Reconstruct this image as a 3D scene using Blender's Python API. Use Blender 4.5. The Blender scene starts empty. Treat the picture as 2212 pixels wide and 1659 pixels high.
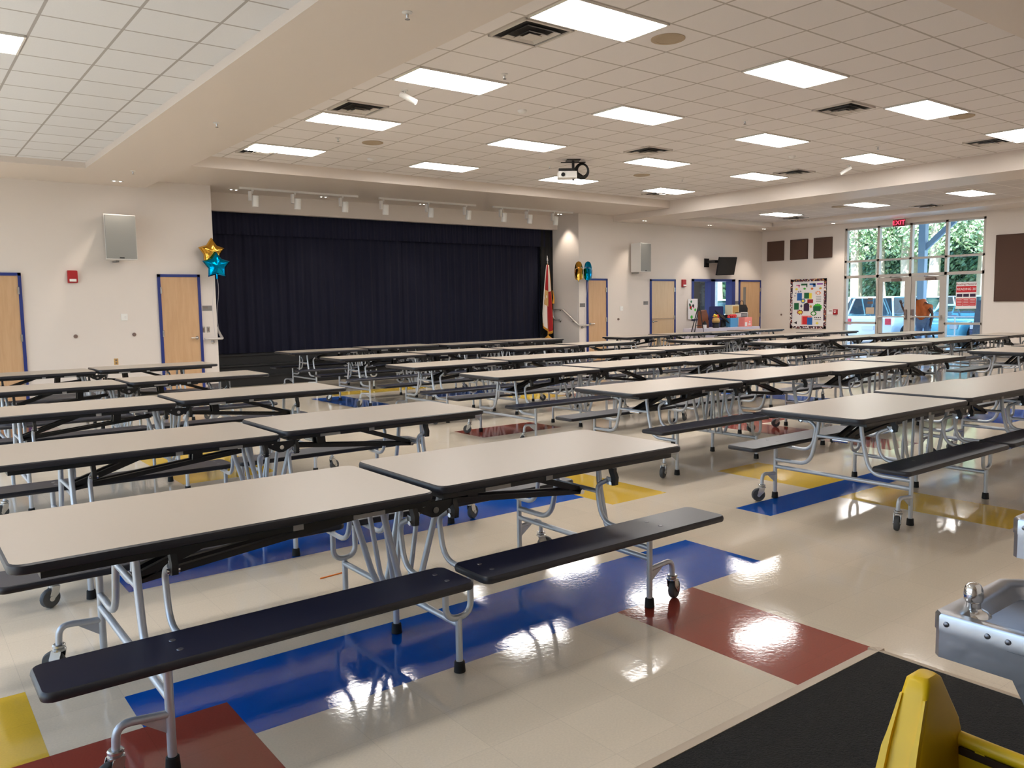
import bpy, bmesh, math, random
from mathutils import Vector, Matrix
random.seed(7)
PI = math.pi
sc = bpy.context.scene
COL = sc.collection
R = math.radians

# ------------------------------------------------------------------ materials
def srgb(r, g, b):
    f = lambda c: (c/255/12.92) if c/255 <= .04045 else ((c/255+.055)/1.055)**2.4
    return (f(r), f(g), f(b), 1)

MATS = {}
def newmat(name):
    m = bpy.data.materials.new(name); m.use_nodes = True
    MATS[name] = m
    nt = m.node_tree
    return m, nt, nt.nodes['Principled BSDF']

def N(nt, t, **kw):
    n = nt.nodes.new(t)
    for k, v in kw.items(): setattr(n, k, v)
    return n

def mat(name, col, rough=.5, metal=0, spec=.5, noise=0, nscale=20, bump=0, bscale=60, coat=0):
    m, nt, p = newmat(name)
    p.inputs['Base Color'].default_value = col
    p.inputs['Roughness'].default_value = rough
    p.inputs['Metallic'].default_value = metal
    p.inputs['Specular IOR Level'].default_value = spec
    p.inputs['Coat Weight'].default_value = coat
    if noise or bump:
        tc = N(nt, 'ShaderNodeTexCoord')
    if noise:
        nz = N(nt, 'ShaderNodeTexNoise'); nz.inputs['Scale'].default_value = nscale; nz.inputs['Detail'].default_value = 3
        nt.links.new(tc.outputs['Object'], nz.inputs['Vector'])
        mx = N(nt, 'ShaderNodeMix', data_type='RGBA')
        mx.inputs['A'].default_value = tuple(c*(1-noise) for c in col[:3])+(1,)
        mx.inputs['B'].default_value = tuple(min(1, c*(1+noise)) for c in col[:3])+(1,)
        nt.links.new(nz.outputs['Fac'], mx.inputs['Factor'])
        nt.links.new(mx.outputs['Result'], p.inputs['Base Color'])
    if bump:
        nb = N(nt, 'ShaderNodeTexNoise'); nb.inputs['Scale'].default_value = bscale
        nt.links.new(tc.outputs['Object'], nb.inputs['Vector'])
        b = N(nt, 'ShaderNodeBump'); b.inputs['Strength'].default_value = bump; b.inputs['Distance'].default_value = .01
        nt.links.new(nb.outputs['Fac'], b.inputs['Height']); nt.links.new(b.outputs['Normal'], p.inputs['Normal'])
    return m

def emis(name, col, s):
    m, nt, p = newmat(name)
    p.inputs['Base Color'].default_value = col
    p.inputs['Emission Color'].default_value = col
    p.inputs['Emission Strength'].default_value = s
    return m

def grid_nodes(nt, x0, y0, d, lw):
    """returns factor 1 on grid lines in world xy"""
    g = N(nt, 'ShaderNodeNewGeometry'); s = N(nt, 'ShaderNodeSeparateXYZ')
    nt.links.new(g.outputs['Position'], s.inputs[0])
    outs = []; cells = []
    for ax, o in (('X', x0), ('Y', y0)):
        a = N(nt, 'ShaderNodeMath', operation='SUBTRACT'); a.inputs[1].default_value = o
        nt.links.new(s.outputs[ax], a.inputs[0])
        b = N(nt, 'ShaderNodeMath', operation='DIVIDE'); b.inputs[1].default_value = d
        nt.links.new(a.outputs[0], b.inputs[0])
        fl = N(nt, 'ShaderNodeMath', operation='FLOOR'); nt.links.new(b.outputs[0], fl.inputs[0]); cells.append(fl)
        r = N(nt, 'ShaderNodeMath', operation='PINGPONG'); r.inputs[1].default_value = .5
        nt.links.new(b.outputs[0], r.inputs[0])
        l = N(nt, 'ShaderNodeMath', operation='LESS_THAN'); l.inputs[1].default_value = lw/2/d
        nt.links.new(r.outputs[0], l.inputs[0]); outs.append(l)
    mx = N(nt, 'ShaderNodeMath', operation='MAXIMUM')
    nt.links.new(outs[0].outputs[0], mx.inputs[0]); nt.links.new(outs[1].outputs[0], mx.inputs[1])
    cb = N(nt, 'ShaderNodeCombineXYZ')
    nt.links.new(cells[0].outputs[0], cb.inputs[0]); nt.links.new(cells[1].outputs[0], cb.inputs[1])
    return mx, cb, g

def ceil_mat(name, x0, y0, col, line):
    m, nt, p = newmat(name)
    f, cb, g = grid_nodes(nt, x0, y0, .6096, .024)
    wn = N(nt, 'ShaderNodeTexWhiteNoise'); nt.links.new(cb.outputs[0], wn.inputs['Vector'])
    nz = N(nt, 'ShaderNodeTexNoise'); nz.inputs['Scale'].default_value = 90
    nt.links.new(g.outputs['Position'], nz.inputs['Vector'])
    ad = N(nt, 'ShaderNodeMath', operation='MULTIPLY_ADD'); ad.inputs[1].default_value = .03; ad.inputs[2].default_value = .95
    nt.links.new(wn.outputs['Value'], ad.inputs[0])
    ad2 = N(nt, 'ShaderNodeMath', operation='MULTIPLY_ADD'); ad2.inputs[1].default_value = .06
    nt.links.new(nz.outputs['Fac'], ad2.inputs[0]); nt.links.new(ad.outputs[0], ad2.inputs[2])
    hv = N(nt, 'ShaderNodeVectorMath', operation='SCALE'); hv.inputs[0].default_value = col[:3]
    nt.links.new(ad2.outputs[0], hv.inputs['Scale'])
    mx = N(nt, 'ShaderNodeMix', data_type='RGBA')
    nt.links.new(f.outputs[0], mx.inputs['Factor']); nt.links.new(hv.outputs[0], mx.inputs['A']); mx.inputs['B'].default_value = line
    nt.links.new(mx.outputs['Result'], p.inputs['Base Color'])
    p.inputs['Roughness'].default_value = .9
    return m

def floor_mat(name, col):
    m, nt, p = newmat(name)
    f, cb, g = grid_nodes(nt, .0476, .0683, .3048, .0025)
    wn = N(nt, 'ShaderNodeTexWhiteNoise'); nt.links.new(cb.outputs[0], wn.inputs['Vector'])
    nz = N(nt, 'ShaderNodeTexNoise'); nz.inputs['Scale'].default_value = 120; nz.inputs['Detail'].default_value = 3
    nt.links.new(g.outputs['Position'], nz.inputs['Vector'])
    ad = N(nt, 'ShaderNodeMath', operation='MULTIPLY_ADD'); ad.inputs[1].default_value = .05; ad.inputs[2].default_value = .87
    nt.links.new(wn.outputs['Value'], ad.inputs[0])
    ad2 = N(nt, 'ShaderNodeMath', operation='MULTIPLY_ADD'); ad2.inputs[1].default_value = .2
    nt.links.new(nz.outputs['Fac'], ad2.inputs[0]); nt.links.new(ad.outputs[0], ad2.inputs[2])
    sm = N(nt, 'ShaderNodeMath', operation='MULTIPLY_ADD'); sm.inputs[1].default_value = -.12
    nt.links.new(f.outputs[0], sm.inputs[0]); nt.links.new(ad2.outputs[0], sm.inputs[2])
    hv = N(nt, 'ShaderNodeVectorMath', operation='SCALE'); hv.inputs[0].default_value = col[:3]
    nt.links.new(sm.outputs[0], hv.inputs['Scale'])
    nt.links.new(hv.outputs[0], p.inputs['Base Color'])
    # waxed finish: wavy gloss
    n2 = N(nt, 'ShaderNodeTexNoise'); n2.inputs['Scale'].default_value = 42; n2.inputs['Detail'].default_value = 3
    nt.links.new(g.outputs['Position'], n2.inputs['Vector'])
    n3 = N(nt, 'ShaderNodeTexNoise'); n3.inputs['Scale'].default_value = 4; n3.inputs['Detail'].default_value = 1
    nt.links.new(g.outputs['Position'], n3.inputs['Vector'])
    b0 = N(nt, 'ShaderNodeBump'); b0.inputs['Strength'].default_value = .5; b0.inputs['Distance'].default_value = .0012
    nt.links.new(n3.outputs['Fac'], b0.inputs['Height'])
    b = N(nt, 'ShaderNodeBump'); b.inputs['Strength'].default_value = .5; b.inputs['Distance'].default_value = .00045
    nt.links.new(n2.outputs['Fac'], b.inputs['Height']); nt.links.new(b0.outputs['Normal'], b.inputs['Normal'])
    nt.links.new(b.outputs['Normal'], p.inputs['Normal'])
    p.inputs['Roughness'].default_value = .07
    p.inputs['Specular IOR Level'].default_value = .5
    return m

def wood_mat(name, c1, c2):
    m, nt, p = newmat(name)
    tc = N(nt, 'ShaderNodeTexCoord'); mp = N(nt, 'ShaderNodeMapping'); mp.inputs['Scale'].default_value = (9, 9, .9)
    nt.links.new(tc.outputs['Object'], mp.inputs[0])
    nz = N(nt, 'ShaderNodeTexNoise'); nz.inputs['Scale'].default_value = 2.2; nz.inputs['Detail'].default_value = 6
    nz.inputs['Distortion'].default_value = .6
    nt.links.new(mp.outputs[0], nz.inputs['Vector'])
    mx = N(nt, 'ShaderNodeMix', data_type='RGBA'); mx.inputs['A'].default_value = c1; mx.inputs['B'].default_value = c2
    nt.links.new(nz.outputs['Fac'], mx.inputs['Factor']); nt.links.new(mx.outputs['Result'], p.inputs['Base Color'])
    p.inputs['Roughness'].default_value = .38
    return m

def glass_mat(name, tint=(.955, .985, .985, 1), refl=.08):
    m, nt, p = newmat(name)
    nt.nodes.remove(p)
    out = nt.nodes['Material Output']
    t = N(nt, 'ShaderNodeBsdfTransparent'); t.inputs[0].default_value = tint
    gl = N(nt, 'ShaderNodeBsdfGlossy'); gl.inputs['Roughness'].default_value = .01
    lw = N(nt, 'ShaderNodeLayerWeight'); lw.inputs[0].default_value = .5
    pw = N(nt, 'ShaderNodeMath', operation='POWER'); pw.inputs[1].default_value = 5; nt.links.new(lw.outputs['Facing'], pw.inputs[0])
    fr = N(nt, 'ShaderNodeMath', operation='MULTIPLY_ADD'); fr.inputs[1].default_value = .8; fr.inputs[2].default_value = .03
    nt.links.new(pw.outputs[0], fr.inputs[0])
    mx = N(nt, 'ShaderNodeMixShader')
    nt.links.new(fr.outputs[0], mx.inputs[0]); nt.links.new(t.outputs[0], mx.inputs[1]); nt.links.new(gl.outputs[0], mx.inputs[2])
    nt.links.new(mx.outputs[0], out.inputs[0])
    return m

mat('wall', srgb(226, 217, 209), .75, noise=.012, nscale=3)
mat('soffit', srgb(222, 211, 201), .45, noise=.01)
ceil_mat('tile_main', 4.7284, 5.271, srgb(234, 229, 227), srgb(188, 180, 173))
ceil_mat('tile_left_daylit', 1.144, 8.13, srgb(224, 225, 228), srgb(172, 168, 166))  # same tile as the main ceiling, with cool daylight put into its colour
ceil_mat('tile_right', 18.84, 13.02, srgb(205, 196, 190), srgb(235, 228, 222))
floor_mat('floor_beige', srgb(222, 209, 189))
floor_mat('floor_blue', srgb(0, 84, 186))
floor_mat('floor_red', srgb(150, 66, 54))
floor_mat('floor_yellow', srgb(222, 184, 62))
mat('laminate', srgb(184, 172, 158), .33, noise=.02, nscale=60)
mat('edge_black', srgb(34, 34, 40), .42)
mat('bench_top', srgb(22, 25, 46), .35, noise=.05, nscale=40)
mat('black_metal', srgb(15, 15, 16), .42)
mat('steel_tube', srgb(196, 201, 208), .36, metal=.4)
mat('rivet', srgb(120, 120, 126), .35, metal=.9)
mat('chrome', srgb(225, 225, 225), .09, metal=1)
mat('rail_steel', srgb(205, 200, 196), .3, metal=.5)
mat('zinc', srgb(200, 200, 198), .25, metal=.9)
mat('caster_rubber', srgb(72, 74, 76), .6)
mat('rubber', srgb(14, 14, 14), .7)
mat('label_plate', srgb(150, 146, 142), .5)
mat('stainless', srgb(170, 173, 180), .28, metal=1, noise=.12, nscale=14, bump=.05, bscale=25)
mat('blue_frame', srgb(28, 48, 122), .4)
wood_mat('maple', srgb(214, 178, 138), srgb(190, 150, 110))
wood_mat('maple_light', srgb(218, 194, 160), srgb(200, 172, 136))
mat('curtain', srgb(11, 13, 36), .95, noise=.12, nscale=2)
mat('valance_cloth', srgb(12, 14, 38), .95)
mat('stage_black', srgb(18, 18, 20), .55)
mat('stage_dark', srgb(8, 8, 9), .9)
mat('light_frame', srgb(225, 220, 212), .5)
emis('panel_glow', (1.0, .965, .93, 1), 20.5)
emis('downlight_glow', (1.0, .92, .82, 1), 9)
mat('white_paint', srgb(232, 230, 226), .4)
mat('white_plastic', srgb(238, 237, 233), .45)
mat('speaker_grey', srgb(146, 147, 144), .8, noise=.1, nscale=300)
mat('speaker_grille', srgb(176, 158, 134), .8)
mat('vent_dark', srgb(30, 26, 24), .9)
mat('vent_white', srgb(205, 198, 190), .55)
mat('fire_red', srgb(164, 22, 28), .4)
mat('grey_sign', srgb(128, 126, 124), .5)
mat('foil_gold', srgb(222, 170, 70), .14, metal=1, bump=.5, bscale=9)
mat('foil_blue', srgb(0, 150, 205), .14, metal=1, bump=.5, bscale=9)
mat('ribbon', srgb(200, 196, 200), .4)
mat('brown_fabric', srgb(84, 62, 52), .95, noise=.08, nscale=80)
mat('frame_alu', srgb(188, 180, 172), .42, metal=.25)
mat('closer', srgb(120, 100, 92), .5)
glass_mat('glass')
glass_mat('car_glass', (.25, .4, .45, 1))
mat('mat_black', srgb(26, 25, 24), .95, noise=.85, nscale=150, bump=1, bscale=150)
mat('mat_trim', srgb(190, 172, 150), .5)
mat('bucket_yellow', srgb(240, 198, 22), .42, noise=.07, nscale=9)
mat('bucket_shade', srgb(58, 38, 14), .8)  # dark brown painted in for the shade inside the hollow wringer
mat('tv_black', srgb(8, 8, 9), .45, spec=.3)
mat('cloth_lilac', srgb(196, 190, 204), .8)
mat('paper_white', srgb(235, 232, 232), .8)
for k, c in dict(red=(205, 42, 48), salmon=(240, 140, 130), blue=(36, 100, 175), teal=(60, 150, 190), green=(20, 100, 60), lime=(70, 185, 60), yellow=(235, 215, 70),
                 orange=(235, 130, 50), pink=(250, 130, 180), purple=(130, 60, 160), navy=(20, 30, 90), black=(18, 18, 22), brown=(120, 70, 45), tan=(200, 160, 95), cream=(235, 225, 190),
                 gold=(205, 150, 50), maroon=(120, 30, 60), deepred=(150, 24, 34), skyblue=(80, 150, 200), darkpurple=(50, 26, 60)).items():
    mat('c_'+k, srgb(*c), .6)
emis('exit_red', srgb(255, 60, 90), 2.6)
mat('exit_back', srgb(120, 24, 40), .5)
mat('flag_white', srgb(225, 215, 205), .85); mat('flag_red', srgb(165, 30, 34), .85); mat('fringe', srgb(215, 150, 50), .8)
# outdoors
mat('asphalt', srgb(150, 152, 156), .9, noise=.1, nscale=8)
mat('asphalt_dark', srgb(96, 98, 102), .9, noise=.1, nscale=8)
mat('concrete', srgb(205, 203, 198), .9, noise=.05)
mat('grass', srgb(96, 128, 60), .95, noise=.3, nscale=3)
mat('bark', srgb(188, 172, 160), .9, noise=.25, nscale=7, bump=.4, bscale=12)
def leaf_mat(name, c1, c2):
    m, nt, p = newmat(name)
    g = N(nt, 'ShaderNodeNewGeometry'); nz = N(nt, 'ShaderNodeTexNoise'); nz.inputs['Scale'].default_value = 1.3; nz.inputs['Detail'].default_value = 4
    nt.links.new(g.outputs['Position'], nz.inputs['Vector'])
    cr = N(nt, 'ShaderNodeValToRGB'); cr.color_ramp.elements[0].position = .35; cr.color_ramp.elements[1].position = .68
    cr.color_ramp.elements[0].color = c1; cr.color_ramp.elements[1].color = c2
    nt.links.new(nz.outputs['Fac'], cr.inputs[0]); nt.links.new(cr.outputs[0], p.inputs['Base Color'])
    p.inputs['Roughness'].default_value = .7
    p.inputs['Transmission Weight'].default_value = 0
leaf_mat('leaf', srgb(84, 134, 120), srgb(186, 206, 176))
leaf_mat('leaf_bright', srgb(126, 160, 130), srgb(222, 230, 196))
mat('steel_blue', srgb(150, 178, 200), .5)
for k, c in dict(white=(235, 238, 240), silver=(178, 186, 196), slate=(96, 120, 150), navy=(40, 60, 100), aqua=(110, 190, 205)).items():
    mat('car_'+k, srgb(*c), .25, metal=.2, coat=.6)
mat('tyre', srgb(25, 26, 28), .8); mat('hub', srgb(190, 195, 200), .3, metal=.8)
mat('tail_red', srgb(225, 50, 70), .3)
mat('skin', srgb(96, 62, 48), .55); mat('hair', srgb(20, 16, 14), .8)
mat('shirt', srgb(214, 104, 44), .85, noise=.08, nscale=12); mat('jeans', srgb(110, 136, 176), .85, noise=.1, nscale=30)
M = MATS

# ------------------------------------------------------------------ mesh builder
def fillet(pts, rad, n=6):
    pts = [Vector(p) for p in pts]
    out = [pts[0]]
    for i in range(1, len(pts)-1):
        a, b, c = pts[i-1], pts[i], pts[i+1]
        r = rad[i] if isinstance(rad, (list, tuple)) else rad
        u = (a-b); v = (c-b)
        d = min(r, u.length*.48, v.length*.48)
        if d < 1e-4: out.append(b); continue
        p0 = b+u.normalized()*d; p1 = b+v.normalized()*d
        for k in range(n+1):
            t = k/n
            out.append(p0*(1-t)**2+b*2*t*(1-t)+p1*t*t)
    out.append(pts[-1])
    return out

class MB:
    def __init__(s): s.v = []; s.f = []; s.m = []
    def add(s, vs, fs, m=0):
        o = len(s.v); s.v += [tuple(v) for v in vs]
        s.f += [tuple(i+o for i in f) for f in fs]; s.m += [m]*len(fs); return s
    def bb(s, x0, x1, y0, y1, z0, z1, m=0, mx=None):
        vs = [Vector((x, y, z)) for z in (z0, z1) for y in (y0, y1) for x in (x0, x1)]
        if mx: vs = [mx @ v for v in vs]
        return s.add(vs, [(0, 2, 3, 1), (4, 5, 7, 6), (0, 1, 5, 4), (2, 6, 7, 3), (0, 4, 6, 2), (1, 3, 7, 5)], m)
    def box(s, c, d, m=0, mx=None):
        return s.bb(c[0]-d[0]/2, c[0]+d[0]/2, c[1]-d[1]/2, c[1]+d[1]/2, c[2]-d[2]/2, c[2]+d[2]/2, m, mx)
    def tube(s, pts, r, seg=10, m=0, flat=None):
        pts = [Vector(p) for p in pts]
        n = len(pts); rs = r if isinstance(r, (list, tuple)) else [r]*n
        t0 = (pts[1]-pts[0]).normalized()
        up = Vector((0, 0, 1)) if abs(t0.z) < .9 else Vector((1, 0, 0))
        nrm = t0.cross(up).normalized(); vs = []
        for i, p in enumerate(pts):
            t = (pts[min(i+1, n-1)]-pts[max(i-1, 0)]).normalized()
            nrm = (nrm-t*nrm.dot(t)).normalized(); bn = t.cross(nrm)
            for k in range(seg):
                a = 2*PI*k/seg
                vs.append(p+(nrm*math.cos(a)+bn*math.sin(a))*rs[i])
        fs = []
        for i in range(n-1):
            for k in range(seg):
                k2 = (k+1) % seg
                fs.append((i*seg+k, i*seg+k2, (i+1)*seg+k2, (i+1)*seg+k))
        fs.append(tuple(range(seg))[::-1]); fs.append(tuple((n-1)*seg+k for k in range(seg)))
        return s.add(vs, fs, m)
    def lathe(s, prof, c=(0, 0, 0), seg=20, m=0, axis='Z', mx=None):
        vs = []; n = len(prof)
        for r, h in prof:
            for k in range(seg):
                a = 2*PI*k/seg; x, y = r*math.cos(a), r*math.sin(a)
                p = {'Z': (x, y, h), 'Y': (x, h, -y), 'X': (h, x, y)}[axis]
                p = Vector(p)
                if mx: p = mx @ p
                vs.append(p+Vector(c))
        fs = []
        for i in range(n-1):
            for k in range(seg):
                k2 = (k+1) % seg
                fs.append((i*seg+k, i*seg+k2, (i+1)*seg+k2, (i+1)*seg+k))
        fs.append(tuple(range(seg))[::-1]); fs.append(tuple((n-1)*seg+k for k in range(seg)))
        return s.add(vs, fs, m)
    def prism(s, poly, a0, a1, axis='Y', m=0):
        n = len(poly)
        mk = {'Y': lambda p, a: (p[0], a, p[1]), 'X': lambda p, a: (a, p[0], p[1]), 'Z': lambda p, a: (p[0], p[1], a)}[axis]
        vs = [mk(p, a0) for p in poly]+[mk(p, a1) for p in poly]
        fs = [tuple(range(n))[::-1], tuple(range(n, 2*n))]+[(i, (i+1) % n, n+(i+1) % n, n+i) for i in range(n)]
        return s.add(vs, fs, m)
    def loft(s, rings, m=0, cap=True):
        n = len(rings[0]); vs = [p for r in rings for p in r]; fs = []
        for i in range(len(rings)-1):
            for k in range(n):
                k2 = (k+1) % n
                fs.append((i*n+k, i*n+k2, (i+1)*n+k2, (i+1)*n+k))
        if cap: fs.append(tuple(range(n))[::-1]); fs.append(tuple((len(rings)-1)*n+k for k in range(n)))
        return s.add(vs, fs, m)
    def mesh(s, name, mats):
        me = bpy.data.meshes.new(name); me.from_pydata(s.v, [], s.f)
        for x in (mats if isinstance(mats, (list, tuple)) else [mats]): me.materials.append(M[x])
        me.polygons.foreach_set('material_index', s.m)
        bm = bmesh.new(); bm.from_mesh(me); bmesh.ops.recalc_face_normals(bm, faces=bm.faces); bm.to_mesh(me); bm.free()
        me.polygons.foreach_set('use_smooth', [True]*len(me.polygons))
        me.set_sharp_from_angle(angle=R(38))
        me.update(); return me
    def build(s, name, mats, parent=None, loc=None, rot=None):
        o = bpy.data.objects.new(name, s.mesh(name, mats)); COL.objects.link(o)
        if parent: o.parent = parent
        if loc: o.location = loc
        if rot: o.rotation_euler = rot
        return o

def rrect(x0, x1, y0, y1, r, n=5):
    out = []
    for cx, cy, a0 in ((x1-r, y1-r, 0), (x0+r, y1-r, 90), (x0+r, y0+r, 180), (x1-r, y0+r, 270)):
        for k in range(n+1):
            a = R(a0+90*k/n); out.append((cx+r*math.cos(a), cy+r*math.sin(a)))
    return out

def tag(o, label, cat, group=None, kind=None):
    o['label'] = label; o['category'] = cat
    if group: o['group'] = group
    if kind: o['kind'] = kind
    return o
def thing(name, label, cat, loc=(0, 0, 0), rz=0, group=None, rot=None):
    o = bpy.data.objects.new(name, None); COL.objects.link(o); o.empty_display_size = .1
    o.location = loc; o.rotation_euler = rot or (0, 0, rz)
    return tag(o, label, cat, group)
def struct(o): o['kind'] = 'structure'; return o
KIDS = {}
def kids(o):
    return [c for c in COL.objects if c.parent == o]
def copy_tree(o, parent=None):
    c = o.copy(); COL.objects.link(c); c.parent = parent
    for ch in KIDS.get(o.name, ()) or ():
        copy_tree(ch, c)
    return c
def index(o):
    ks = kids(o); KIDS[o.name] = ks
    for k in ks: index(k)
def dup(o, loc, rz, label, group=None):
    if o.name not in KIDS: index(o)
    c = copy_tree(o); c.location = loc; c.rotation_euler = (0, 0, rz)
    c['label'] = label
    if group: c['group'] = group
    return c

# ------------------------------------------------------------------ shell
YB = 16.1; XE = 22.5; XW = -4.0; SX0, SX1 = 5.15, 14.6
# floor: one sheet, coloured tile areas in feet (offset .0476/.0683)
ox, oy, ft = .0476, .0683, .3048
RECT = [('floor_blue', 2, 13, 9, 11), ('floor_red', -4, 3, 6, 10), ('floor_yellow', -4, 1, 10, 12), ('floor_red', 9, 10.85, 5, 9),
        ('floor_blue', 3, 14, 15.25, 17.25), ('floor_yellow', 14, 16, 14.2, 18), ('floor_blue', 16, 37.5, 11, 12),
        ('floor_yellow', 19.2, 21.2, 12, 15.1), ('floor_yellow', 18.9, 20.8, 7, 11), ('floor_red', 17.7, 21.6, 24.9, 26.95),
        ('floor_blue', 18.4, 20.4, 37, 42.4), ('floor_yellow', 20.1, 27, 42.8, 44.6), ('floor_yellow', 6.4, 9.2, 24, 30),
        ('floor_red', 26.2, 28.2, 13.5, 21), ('floor_red', 28.2, 31, 20, 22.5), ('floor_red', 3.2, 5.6, 38, 43), ('floor_red', 29.4, 31.4, 30, 34),
        ('floor_yellow', 26.8, 29.4, 33.4, 36), ('floor_blue', 24, 34, 38, 40), ('floor_blue', 35, 40, 13.4, 15.4), ('floor_blue', 36, 38, 22, 32), ('floor_red', 44, 50, 20, 22), ('floor_yellow', 52, 54, 26, 34), ('floor_blue', 56, 66, 30, 32)]
xs = sorted({XW, XE+.2} | {round(ox+ft*v, 4) for r in RECT for v in r[1:3] if XW < ox+ft*v < XE})
ys = sorted({-4.0, 17.2} | {round(oy+ft*v, 4) for r in RECT for v in r[3:5]})
fm_names = ['floor_beige', 'floor_blue', 'floor_red', 'floor_yellow']
b = MB()
for i in range(len(xs)-1):
    for j in range(len(ys)-1):
        cx, cy = (xs[i]+xs[i+1])/2, (ys[j]+ys[j+1])/2; m = 0
        for nm, a0, a1, b0, b1 in RECT:
            if ox+ft*a0 < cx < ox+ft*a1 and oy+ft*b0 < cy < oy+ft*b1: m = fm_names.index(nm)
        b.add([(xs[i], ys[j], 0), (xs[i+1], ys[j], 0), (xs[i+1], ys[j+1], 0), (xs[i], ys[j+1], 0)], [(0, 1, 2, 3)], m)
b.bb(XW, XE+.2, -4, 17.2, -.12, -.1, 0)
struct(b.build('floor', fm_names))

ZT = 4.35
b = MB()   # north wall with stage recess and office window
b.bb(XW, SX0, YB, YB+.2, 0, ZT)
b.bb(SX0-.2, SX0, YB+.2, 18.6, 0, ZT); b.bb(SX1, SX1+.2, YB+.2, 18.6, 0, ZT)
OX0, OX1, OZ0, OZ1 = 19.09, 21.12, .99, 2.22
b.bb(SX1, OX0, YB, YB+.2, 0, ZT); b.bb(OX1, XE, YB, YB+.2, 0, ZT)
b.bb(OX0, OX1, YB, YB+.2, 0, OZ0); b.bb(OX0, OX1, YB, YB+.2, OZ1, ZT)
b.bb(SX0, SX1, 16.94, 17.12, 3.53, ZT)
b.bb(SX0-.2, SX1+.2, 18.5, 18.7, 0, ZT)
# office room behind
b.bb(SX1+.2, XE+.2, 19.4, 19.6, 0, ZT); b.bb(16.4, 16.6, YB+.2, 19.4, 0, ZT)
struct(b.build('wall_north', 'wall'))
b = MB()   # east wall with storefront opening
WY0, WY1, WZ = 9.38, 13.25, 3.60
b.bb(XE, XE+.22, WY1, 17.25, 0, ZT); b.bb(XE, XE+.22, .2, WY0, 0, ZT); b.bb(XE, XE+.22, WY0, WY1, WZ, ZT)
b.bb(XE, XE+.22, 18.05, 19.6, 0, ZT); b.bb(XE, XE+.22, 17.25, 18.05, 0, .85); b.bb(XE, XE+.22, 17.25, 18.05, 2.25, ZT)
struct(b.build('wall_east', 'wall'))
b = MB()   # south wall (fountains hang on it) + entry corridor
b.bb(1.75, XE, .17, .37, 0, ZT); b.bb(1.75, 1.95, -4, .17, 0, ZT); b.bb(XW, -1.6, .17, .37, 0, ZT); b.bb(-1.8, -1.6, -4, .17, 0, ZT)
b.bb(-1.8, 1.95, -4.2, -4, 0, ZT)
struct(b.build('wall_south', 'wall'))
b = MB()   # west wall with three daylight windows
wins = [(.9, 5.3), (5.6, 10.2), (10.5, 15.2)]
yy = .2
for a0, a1 in wins: b.bb(XW-.2, XW, yy, a0, 0, ZT); b.bb(XW-.2, XW, a0, a1, 0, .3); b.bb(XW-.2, XW, a0, a1, 3.65, ZT); yy = a1
b.bb(XW-.2, XW, yy, YB+.2, 0, ZT)
struct(b.build('wall_west', 'wall'))
b = MB(); b.bb(XW-.2, XE+.3, -4.2, 19.6, ZT, ZT+.1); struct(b.build('ceiling', 'soffit'))
b = MB(); b.bb(3.98, 15.87, 3.11, 14.1, 4.08, 4.12); struct(b.build('ceiling', 'tile_main'))
b = MB(); b.bb(XW, 2.69, .37, 14.4, 3.85, 3.9); struct(b.build('ceiling', 'tile_left_daylit'))
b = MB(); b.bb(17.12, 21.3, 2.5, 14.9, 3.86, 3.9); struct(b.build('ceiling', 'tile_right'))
b = MB(); b.bb(2.69, 3.98, .37, YB, 3.76, ZT); b.bb(XW, 2.69, 14.4, YB, 3.76, ZT); b.bb(-1.6, 2.69, -4, .37, 3.5, ZT); struct(b.build('trim_1', 'soffit'))
b = MB(); b.bb(3.98, 15.87, 14.1, 18.5, 3.89, ZT); struct(b.build('trim_2', 'soffit'))
b = MB(); b.bb(15.87, 17.12, .37, YB, 3.735, ZT); b.bb(17.12, XE, 14.9, YB, 3.735, ZT); b.bb(21.3, XE, .37, 14.9, 3.735, ZT); b.bb(17.12, 21.3, .37, 2.5, 3.735, ZT); struct(b.build('trim_3', 'soffit'))
b = MB(); b.bb(3.98, 15.87, .37, 3.11, 3.76, ZT); struct(b.build('trim_4', 'soffit'))
b = MB(); b.bb(16.6, XE, YB+.2, 19.4, 2.7, 2.8); struct(b.build('trim_5', 'soffit'))
mat('base_grey', srgb(96, 92, 92), .6)
b = MB()
for x0, x1 in ((XW, .95), (2.0, 4.05), (4.92, SX0), (SX1, 14.82), (15.66, 17.25), (18.4, 21.28), (22.46, XE)): b.bb(x0, x1, YB-.008, YB, 0, .1)
struct(b.build('baseboard_north', 'base_grey'))
b = MB(); b.bb(XE-.008, XE, 13.3, YB, 0, .1); b.bb(XE-.008, XE, .4, 9.3, 0, .1); struct(b.build('baseboard_east', 'base_grey'))

# stage: platform and two black steps
b = MB()
b.bb(SX0, SX1, 16.78, 18.5, 0, .60); b.bb(SX0, SX1, 16.44, 16.78, 0, .40); b.bb(SX0, SX1, 16.1, 16.44, 0, .20)
b.bb(SX0, SX1, 16.75, 16.78, .57, .605); b.bb(SX0, SX1, 16.41, 16.44, .375, .405); b.bb(SX0, SX1, 16.08, 16.1, .175, .205)
o = b.build('stage', 'stage_black'); tag(o, 'black stage platform with two full-width black steps below the navy curtain', 'stage')

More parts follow.
